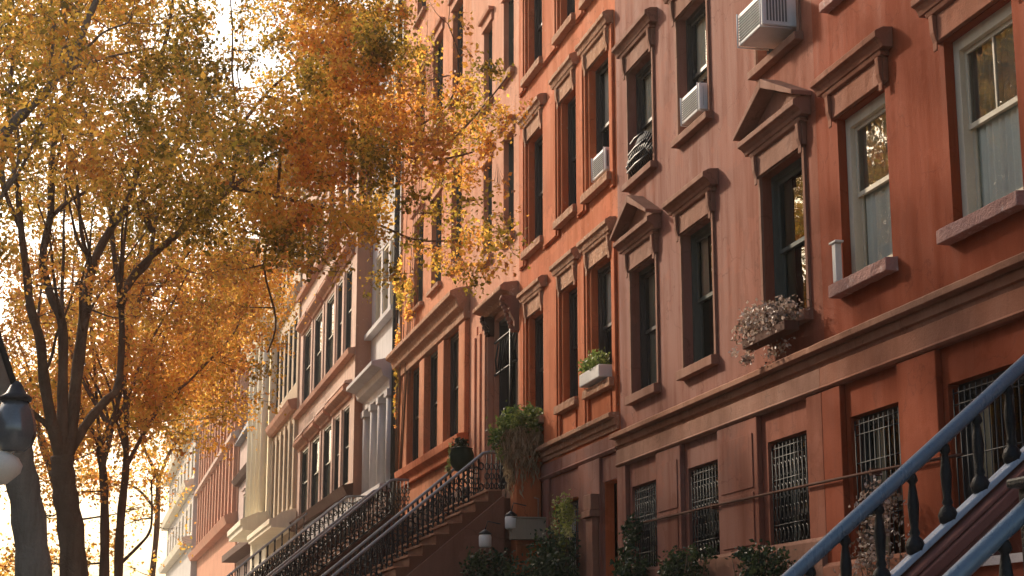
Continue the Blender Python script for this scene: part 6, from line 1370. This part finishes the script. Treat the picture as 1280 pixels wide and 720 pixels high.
  boughs=[(-2.73,54.84,13.56,0.51,76,2),(-1.59,51.62,13.23,0.48,76,2),(-0.61,57.69,13.96,0.72,53,1),(-1.13,50.67,13.16,0.64,53,2),(-0.13,48.45,12.26,0.61,70,2),(-0.04,53.83,13.85,0.68,70,2),(0.89,57.51,14.54,0.72,88,2),(0.65,52.29,13.68,0.66,88,2),(2.07,49.18,12.87,0.62,108,1),(1.85,52.36,12.93,0.66,108,1),(2.8,56.18,14.44,0.71,108,1),(2.96,49.14,12.6,0.62,108,1),(3.92,56.78,14.2,0.71,88,2),(3.71,50.44,13.01,0.63,88,2),(-2.35,51.51,12.08,0.48,76,2),(-1.29,51.6,11.89,0.65,53,2),(-1.37,54.71,12.63,0.69,53,2),(-0.94,50.44,11.52,0.63,70,2),(-0.96,53.27,12.42,0.67,70,2),(0.42,55.03,13.12,0.69,70,2),(0.37,53.17,12.61,0.67,70,2),(1.05,56.1,13.18,0.7,108,2),(0.89,50.03,11.53,0.63,108,2),(2.68,56.87,13.69,0.71,108,2),(2.62,55.29,13.25,0.69,108,2),(2.82,53.27,12.76,0.67,108,1),(2.65,52.92,12.4,0.66,108,2),(3.53,48.25,11.88,0.61,88,1),(3.9,54.99,12.87,0.69,88,2),(-2.66,57.8,12.55,0.54,86,2),(-1.86,52.29,11.38,0.66,60,2),(-1.54,48.29,10.83,0.61,60,2),(-0.81,53.12,11.67,0.67,78,2),(-1.03,57.76,12.3,0.73,78,1),(0.19,55.9,11.77,0.7,99,1),(0.38,53.56,11.5,0.67,99,1),(1.36,51.21,11.2,0.64,121,2),(1.28,50.09,10.96,0.63,121,1),(2.58,56.38,11.93,0.71,121,2),(2.58,56.69,11.86,0.71,121,2),(2.64,52.05,11.38,0.65,121,2),(2.81,53.82,11.62,0.68,121,2),(3.92,52.3,11.74,0.66,78,2),(4.3,55.72,12.29,0.7,78,1),(-2.8,50.97,9.67,0.64,60,2),(-2.81,51.54,9.95,0.65,60,2),(-1.26,48.57,9.28,0.61,78,2),(-1.82,49.33,9.41,0.62,78,2),(-1.0,54.42,10.42,0.68,99,2),(-1.01,56.75,10.61,0.71,99,2),(0.26,53.41,10.91,0.67,99,2),(0.01,51.1,10.43,0.64,99,2),(1.55,57.84,11.11,0.73,121,2),(1.33,54.26,10.95,0.68,121,1),(2.39,51.3,10.18,0.64,121,1),(2.0,51.25,9.87,0.64,121,2),(3.09,56.76,11.48,0.71,121,2),(2.79,51.11,10.18,0.64,121,1),(4.2,57.98,11.9,0.54,86,2),(-2.52,57.77,10.44,0.73,60,2),(-2.3,48.64,8.61,0.61,60,2),(-1.33,51.94,8.88,0.65,99,2),(-1.14,53.06,8.98,0.67,99,2),(-0.25,56.26,9.91,0.71,99,2),(-0.77,51.95,9.16,0.65,99,2),(-0.03,53.67,9.69,0.67,99,1),(0.66,55.85,9.57,0.7,99,1),(1.34,54.23,9.25,0.68,121,2),(1.28,48.12,8.52,0.6,121,1),(2.4,55.25,9.87,0.69,121,1),(2.53,51.3,9.37,0.64,121,2),(3.02,54.12,9.76,0.68,99,2),(3.44,57.8,10.29,0.73,99,1),(4.48,53.0,9.4,0.49,30,1),(-2.89,55.4,8.5,0.52,76,2),(-1.32,56.69,8.8,0.71,70,2),(-1.42,57.47,8.89,0.72,70,2),(-0.53,55.88,8.88,0.7,70,2),(-0.42,50.56,8.06,0.64,70,2),(0.63,54.96,8.96,0.69,70,1),(0.31,48.71,8.25,0.61,70,2),(1.31,48.38,8.28,0.61,88,1),(1.56,48.63,8.07,0.61,88,1),(2.17,49.41,8.47,0.46,76,1),(3.15,49.49,7.8,0.46,49,2),(3.89,54.01,9.15,0.5,9,1),(-2.03,52.77,7.25,0.49,27,2),(-1.73,54.5,7.53,0.51,76,2),(-0.69,54.26,7.38,0.5,76,1),(0.13,56.02,7.41,0.52,76,2),(1.12,55.39,7.35,0.52,49,2),(2.04,55.44,7.95,0.52,27,2),(-2.58,52.5,6.65,0.49,9,2),(-1.18,50.08,6.47,0.47,49,2),(-0.49,50.6,6.69,0.47,49,2),(0.61,48.55,6.39,0.45,27,2),(1.49,53.35,6.32,0.5,27,2),(2.47,55.25,6.78,0.51,9,2),(-1.93,53.24,5.76,0.5,9,1),(-1.01,52.3,5.49,0.49,27,1),(-0.67,54.44,5.42,0.51,9,1),(0.44,48.91,4.94,0.45,27,2),(1.33,54.6,5.93,0.51,9,2),(2.75,54.12,5.31,0.5,9,1),(-2.48,54.41,4.47,0.51,27,2),(-1.08,50.38,4.55,0.47,49,2),(-0.32,55.89,4.92,0.52,27,2),(0.52,51.03,4.74,0.47,9,2),(1.81,54.19,4.41,0.5,9,2)]),
 'plane': dict(limbs=[(0.16,0.107,[(2.37,75.0,-0.6),(2.29,75.0,2.65),(2.44,75.0,5.29),(2.55,75.0,7.31),(2.53,75.0,9.34)]),(0.089,0.035,[(2.53,75.0,9.34),(1.85,74.33,10.61),(1.11,73.67,11.86),(0.42,73.0,12.42)]),(0.089,0.036,[(2.53,75.0,9.34),(3.05,75.25,10.76),(3.87,75.5,11.86),(4.6,75.75,12.98),(5.2,76.0,14.11)]),(0.071,0.035,[(2.52,75.0,7.98),(1.6,74.67,8.95),(0.26,74.33,9.22),(-2.02,74.0,9.46)])],
  boughs=[(-3.17,74.09,15.53,0.69,57,2),(-2.7,80.91,16.02,1.02,80,2),(-0.82,75.1,15.46,0.94,52,2),(-1.52,81.19,16.33,1.02,52,2),(0.07,77.87,15.51,0.98,66,2),(0.45,69.77,14.69,0.88,66,2),(1.34,75.73,15.56,0.95,81,2),(1.15,80.05,16.23,1.01,81,1),(2.99,75.38,15.65,0.95,81,2),(3.42,79.79,16.34,1.0,81,2),(5.34,81.94,17.44,1.03,81,1),(4.42,74.42,15.02,0.93,81,2),(4.83,69.61,15.17,0.87,52,2),(5.77,73.77,15.37,0.93,52,2),(-3.45,69.1,12.64,0.87,80,1),(-2.88,78.31,13.9,0.98,52,2),(-2.13,68.44,12.55,0.86,52,2),(-1.31,74.88,13.77,0.94,66,2),(-1.08,75.45,14.55,0.95,66,1),(0.02,80.64,15.16,1.01,66,2),(0.37,68.82,13.26,0.86,66,2),(1.95,77.96,14.16,0.98,81,2),(2.38,77.78,14.6,0.98,81,1),(2.68,75.93,14.03,0.95,81,2),(3.24,70.42,12.99,0.88,81,1),(4.99,77.24,14.95,0.97,81,1),(3.56,69.42,13.08,0.87,81,2),(5.16,71.5,13.67,0.67,57,2),(-3.37,68.38,11.14,0.86,80,2),(-1.61,69.85,11.45,0.88,66,2),(-1.92,68.15,12.03,0.86,66,2),(-0.71,80.06,13.98,1.01,66,1),(-1.47,72.9,12.9,0.92,66,2),(0.52,78.1,13.13,0.98,66,2),(0.45,68.65,11.41,0.86,66,1),(2.57,81.86,13.18,1.03,81,2),(2.46,80.36,13.39,1.01,81,2),(3.84,80.63,14.05,1.01,81,2),(3.37,70.86,12.67,0.89,81,2),(4.85,74.43,12.86,0.93,66,2),(4.13,69.23,12.54,0.87,66,2),(5.68,68.31,11.44,0.64,20,2),(-4.14,81.14,11.83,0.75,76,2),(-2.6,74.31,11.66,0.93,70,2),(-1.88,80.91,12.18,1.02,70,2),(-0.37,76.96,11.48,0.97,70,1),(-0.65,70.15,10.55,0.88,70,1),(0.86,76.72,12.2,0.96,70,2),(0.24,79.99,12.52,1.0,70,2),(1.43,70.96,10.3,0.89,88,2),(2.22,69.36,10.34,0.87,88,1),(3.25,75.64,11.26,0.7,76,2),(4.11,71.36,11.1,0.66,49,2),(5.9,69.9,11.1,0.65,9,2),(-3.75,75.63,9.4,0.7,27,1),(-1.55,76.3,10.37,0.71,76,2),(-0.65,71.0,10.0,0.66,76,2),(-0.01,79.08,10.09,0.74,76,2),(2.16,68.37,8.8,0.64,49,1),(3.11,74.77,10.49,0.7,27,2),(-3.42,78.44,9.01,0.73,9,2),(-2.24,70.92,7.73,0.66,49,1),(-0.3,71.26,8.5,0.66,49,1),(0.64,68.66,8.2,0.64,27,2),(2.51,76.59,8.51,0.71,27,1),(3.44,76.91,9.08,0.72,9,2),(-3.85,77.27,6.78,0.72,9,2),(-1.41,81.14,7.13,0.75,27,1),(-0.4,80.72,7.72,0.75,9,2),(1.25,78.93,8.18,0.73,27,1),(1.62,75.53,7.81,0.7,9,2),(3.35,75.2,7.28,0.7,9,2),(-3.15,68.37,5.23,0.64,27,2),(-2.22,72.36,5.87,0.67,49,2),(-0.76,73.2,5.95,0.68,27,2),(0.57,81.8,6.07,0.76,9,2),(1.49,72.84,5.57,0.68,9,1),(-4.05,69.35,5.2,0.71,60,1),(-3.61,74.0,5.08,0.76,60,1),(-2.83,71.1,5.47,0.73,60,1),(-2.44,81.34,5.53,0.83,60,1),(-1.58,75.32,5.78,0.77,60,1)]),
}
HAZE = .00045

# ------------------------------------------------------------------ trees
LABELS = {
 'oak': ('near tree with a thick leaning grey trunk behind the street lamp and a golden crown', 'bark_grey', .052),
 'ash': ('tall tree whose dark trunk fans into many limbs with golden leaves reaching over the houses', 'bark', .060),
 'maple': ('twin stemmed tree with slender pale trunks and orange leaves behind the big trunk', 'bark', .080),
 'elm': ('thin tree with amber leaves standing farther along the pavement', 'bark', .104),
 'plane': ('far small tree in front of the pale block with sparse orange leaves', 'bark', .14),
}


def build_tree(name, limbs, boughs, label, bark, leaf, group, twigs=True, mat='leaf'):
    base = Vector(limbs[0][2][0])
    g = gz(base.y)
    r0 = limbs[0][0]
    root = empty(name, (base.x, base.y, g), label, 'tree', group)
    tr = MB()
    tr.tube([(base.x, base.y, g - .2), (base.x, base.y, g + .1), (base.x, base.y, max(g + .35, base.z - .2))], [r0 * 1.7, r0 * 1.35, r0 * 1.08], 14)
    segs = []
    lb = MB()
    for k, (ra, rb, pts) in enumerate(limbs):
        P = [Vector(p) for p in pts]
        # smooth the limb and give it a slight natural wander
        out = []
        m = len(P)
        for i in range(m - 1):
            p0, p1, p2, p3 = P[max(i - 1, 0)], P[i], P[i + 1], P[min(i + 2, m - 1)]
            for s in range(4):
                t = s / 4
                out.append(.5 * ((2 * p1) + (p2 - p0) * t + (2 * p0 - 5 * p1 + 4 * p2 - p3) * t * t + (3 * p1 - p0 - 3 * p2 + p3) * t ** 3))
        out.append(P[-1])
        L = len(out)
        rad = [ra + (rb - ra) * (i / (L - 1)) ** .8 for i in range(L)]
        rad = [r * (1 + .07 * math.sin(i * 1.7 + k)) for i, r in enumerate(rad)]
        if k == 0:
            out = [Vector((base.x, base.y, base.z - .25))] + out
            rad = [rad[0]] + rad
            tr.tube(out, rad, 14)
        else:
            lb.tube(out, rad, 8 if ra > .05 else 5)
        segs += [(p, r) for p, r in zip(out, rad)]
    tr.build('trunk', bark, root)
    # twigs run from the nearest limb to every bough of leaves
    SP = np.array([tuple(p) for p, r in segs])
    SR = np.array([r for p, r in segs])
    tw = lb
    C, S, T = [], [], []
    mult = 1.0 if not twigs else 3.1
    for bi, (x, y, z, r, n, tint) in enumerate(boughs):
        c = np.array((x, y, z))
        d = np.linalg.norm(SP - c, axis=1) + np.where(SP[:, 2] > z + .3, .8, 0)
        j = int(np.argmin(d))
        a = Vector(SP[j])
        e = Vector(c)
        L = (e - a).length
        mid = a.lerp(e, .5) + Vector((random.uniform(-.16, .16) * L, random.uniform(-.16, .16) * L, random.uniform(-.2, .12) * L))
        rs = min(SR[j] * .7, .012 + .006 * L)
        if twigs:
            tw.tube(bezier(a, mid, e, 6), [rs, rs * .85, rs * .7, rs * .55, rs * .4, rs * .3], 4, cap=False)
        n = int(n * mult)
        k = max(6, n // 16)
        dirs = rng.normal(size=(k, 3))
        dirs /= np.linalg.norm(dirs, axis=1)[:, None]
        sub = c + dirs * r * rng.uniform(.3, 1.25, (k, 1)) * np.array([1, 1.2, .9])
        if twigs:
            for q in sub[:6]:
                tw.tube([e.lerp(a, .25), e.lerp(Vector(q), .5) + Vector((0, 0, .03)), Vector(q)], [rs * .4, .004, .003], 3, cap=False)
        ids = rng.integers(0, k, n)
        P = sub[ids] + rng.normal(scale=r * .34, size=(n, 3))
        base_t = {0: .17, 1: .40, 2: .62, 3: .66}[tint]
        st = base_t + rng.normal(scale=.09, size=k)
        C.append(P)
        S.append(rng.lognormal(0, .25, n) * leaf)
        T.append(st[ids] + rng.normal(scale=.15, size=n))
        SP = np.concatenate([SP, [tuple(a.lerp(e, .6))]])
        SR = np.concatenate([SR, [rs * .6]])
    lb.build('limbs', bark, root)
    C = np.concatenate(C)
    me = leaf_mesh('crown', C, np.concatenate(S), np.concatenate(T), mat, off=(base.x, base.y, g), down=.35, aspect=.7)
    inst('crown', me, root, (0, 0, 0))
    return root


for key in ('oak', 'ash', 'maple', 'elm', 'plane'):
    d = TREES[key]
    lab, bark, lf = LABELS[key]
    build_tree('street_tree', d['limbs'], d['boughs'], lab, bark, lf, 'autumn street trees')


def opposite(x, y, h, seed, label):
    """Street tree across the road; it shows only as a reflection in the panes."""
    rnd = random.Random(seed)
    g = gz(y)
    limbs = [(.2, .12, [(x, y, g + .4), (x + .1, y, g + 2), (x, y + .1, g + h * .35)])]
    for k in range(7):
        a = k * .9 + rnd.random()
        rr = rnd.uniform(1.6, 3.4)
        limbs.append((.09, .02, [(x, y + .1, g + h * .33), (x + rr * .4 * math.cos(a), y + rr * .4 * math.sin(a), g + h * .55),
                                 (x + rr * math.cos(a), y + rr * math.sin(a), g + h * rnd.uniform(.75, .98))]))
    bo = []
    for k in range(150):
        a = rnd.uniform(0, 6.28)
        u = rnd.uniform(-1, 1)
        q = rnd.uniform(.35, 1) ** .6
        bo.append((x + 5.2 * q * math.cos(a) * math.sqrt(1 - u * u), y + 5.6 * q * math.sin(a) * math.sqrt(1 - u * u), g + h * .66 + h * .36 * q * u, .8, 150, rnd.choice([1, 1, 2, 0])))
    build_tree('street_tree', limbs, bo, label, 'bark', .2, 'autumn street trees', twigs=False)


opposite(-10.2, 43, 21, 1, 'golden tree across the road mirrored in the widest cream window')
opposite(-10.6, 53, 22, 2, 'golden tree across the road mirrored in the second cream window')
opposite(-10.3, 64, 23, 3, 'golden tree across the road mirrored in the pedimented window')

# houses across the road; the panes mirror them and they shade the lower street
for i, (ya, yb, hh, mt, lab) in enumerate((
        (-4, 34, 12.5, 'pink_side', 'brown row house across the road mirrored in the nearest panes'),
        (34, 78, 13.5, 'dusty', 'dusty pink row house across the road opposite the peach house'),
        (78, 150, 12.0, 'beige', 'beige row house across the road farthest up the street'))):
    o_ = empty('row_house', (-17.5, (ya + yb) / 2, gz(ya)), lab, 'house', 'row houses across the road')
    b = MB()
    b.box(-28, -17.5, ya, yb, gz(ya) - .5, gz(ya) + hh)
    b.build('wall', mt, o_)
    y = ya + 2
    while y < yb - 2:
        for z in (2.2, 5.8, 9.3):
            w_ = MB().box(-17.52, -17.4, y - .65, y + .65, gz(ya) + z, gz(ya) + z + 2).build('window_frame', 'wood_cream', o_)
            MB().box(-17.4, -17.39, y - .55, y + .55, gz(ya) + z + .1, gz(ya) + z + 1.9).build('pane', 'interior', w_)
        y += 3.4
    MB().box(-17.9, -17.0, ya, yb, gz(ya) + hh + .002, gz(ya) + hh + .6).build('roof_cornice', 'dark_trim', o_)

# low sunlit haze up the street
m, nt_, out_ = nodes_of('haze_air')
pv = N(nt_, 'ShaderNodeVolumePrincipled')
pv.inputs['Color'].default_value = (1, .93, .84, 1)
pv.inputs['Density'].default_value = HAZE
pv.inputs['Anisotropy'].default_value = .55
nt_.links.new(pv.outputs[0], out_.inputs['Volume'])
b = MB()
b.box(-40, 40, -70, 420, -5, 45)
hz = b.build('haze', m, None)
tag(hz, 'thin warm autumn haze hanging in the street', 'haze', kind='stuff')

# ------------------------------------------------------------------ light, sky, camera
SUN_EL, SUN_AZ = 27.0, -26.0       # azimuth measured from the street direction (+Y), negative = left
w = bpy.data.worlds.new('World')
scene.world = w
w.use_nodes = True
nt = w.node_tree
sky = nt.nodes.new('ShaderNodeTexSky')
sky.sky_type = 'NISHITA'
sky.sun_disc = False
sky.sun_elevation = R(SUN_EL)
sky.sun_rotation = R(SUN_AZ)
sky.dust_density = 4
sky.air_density = 1.2
sky.ozone_density = 1
bg = nt.nodes['Background']
bg.inputs['Strength'].default_value = .14
nt.links.new(sky.outputs[0], bg.inputs['Color'])

ld = bpy.data.lights.new('sun', 'SUN')
ld.energy = 3.6
ld.angle = R(3.0)
ld.color = (1, .84, .66)
lo = bpy.data.objects.new('sun', ld)
col.objects.link(lo)
dirv = Vector((math.sin(R(SUN_AZ)) * math.cos(R(SUN_EL)), math.cos(R(SUN_AZ)) * math.cos(R(SUN_EL)), math.sin(R(SUN_EL))))
lo.rotation_euler = (-dirv).to_track_quat('-Z', 'Y').to_euler()
lo.location = (-20, 20, 30)

cd = bpy.data.cameras.new('camera')
cd.lens = 2150 / 1280 * 36
cd.sensor_width = 36
cd.clip_end = 3000
cam = bpy.data.objects.new('camera', cd)
col.objects.link(cam)
cam.location = (0, 0, 1.6)
cam.rotation_euler = (R(90) + math.atan(472 / 2150), 0, -math.atan(530 / 2201))
scene.camera = cam

vs = scene.view_settings
vs.view_transform = 'Standard'
vs.look = 'None'
vs.exposure = .6
vs.gamma = 1
vs.use_curve_mapping = False
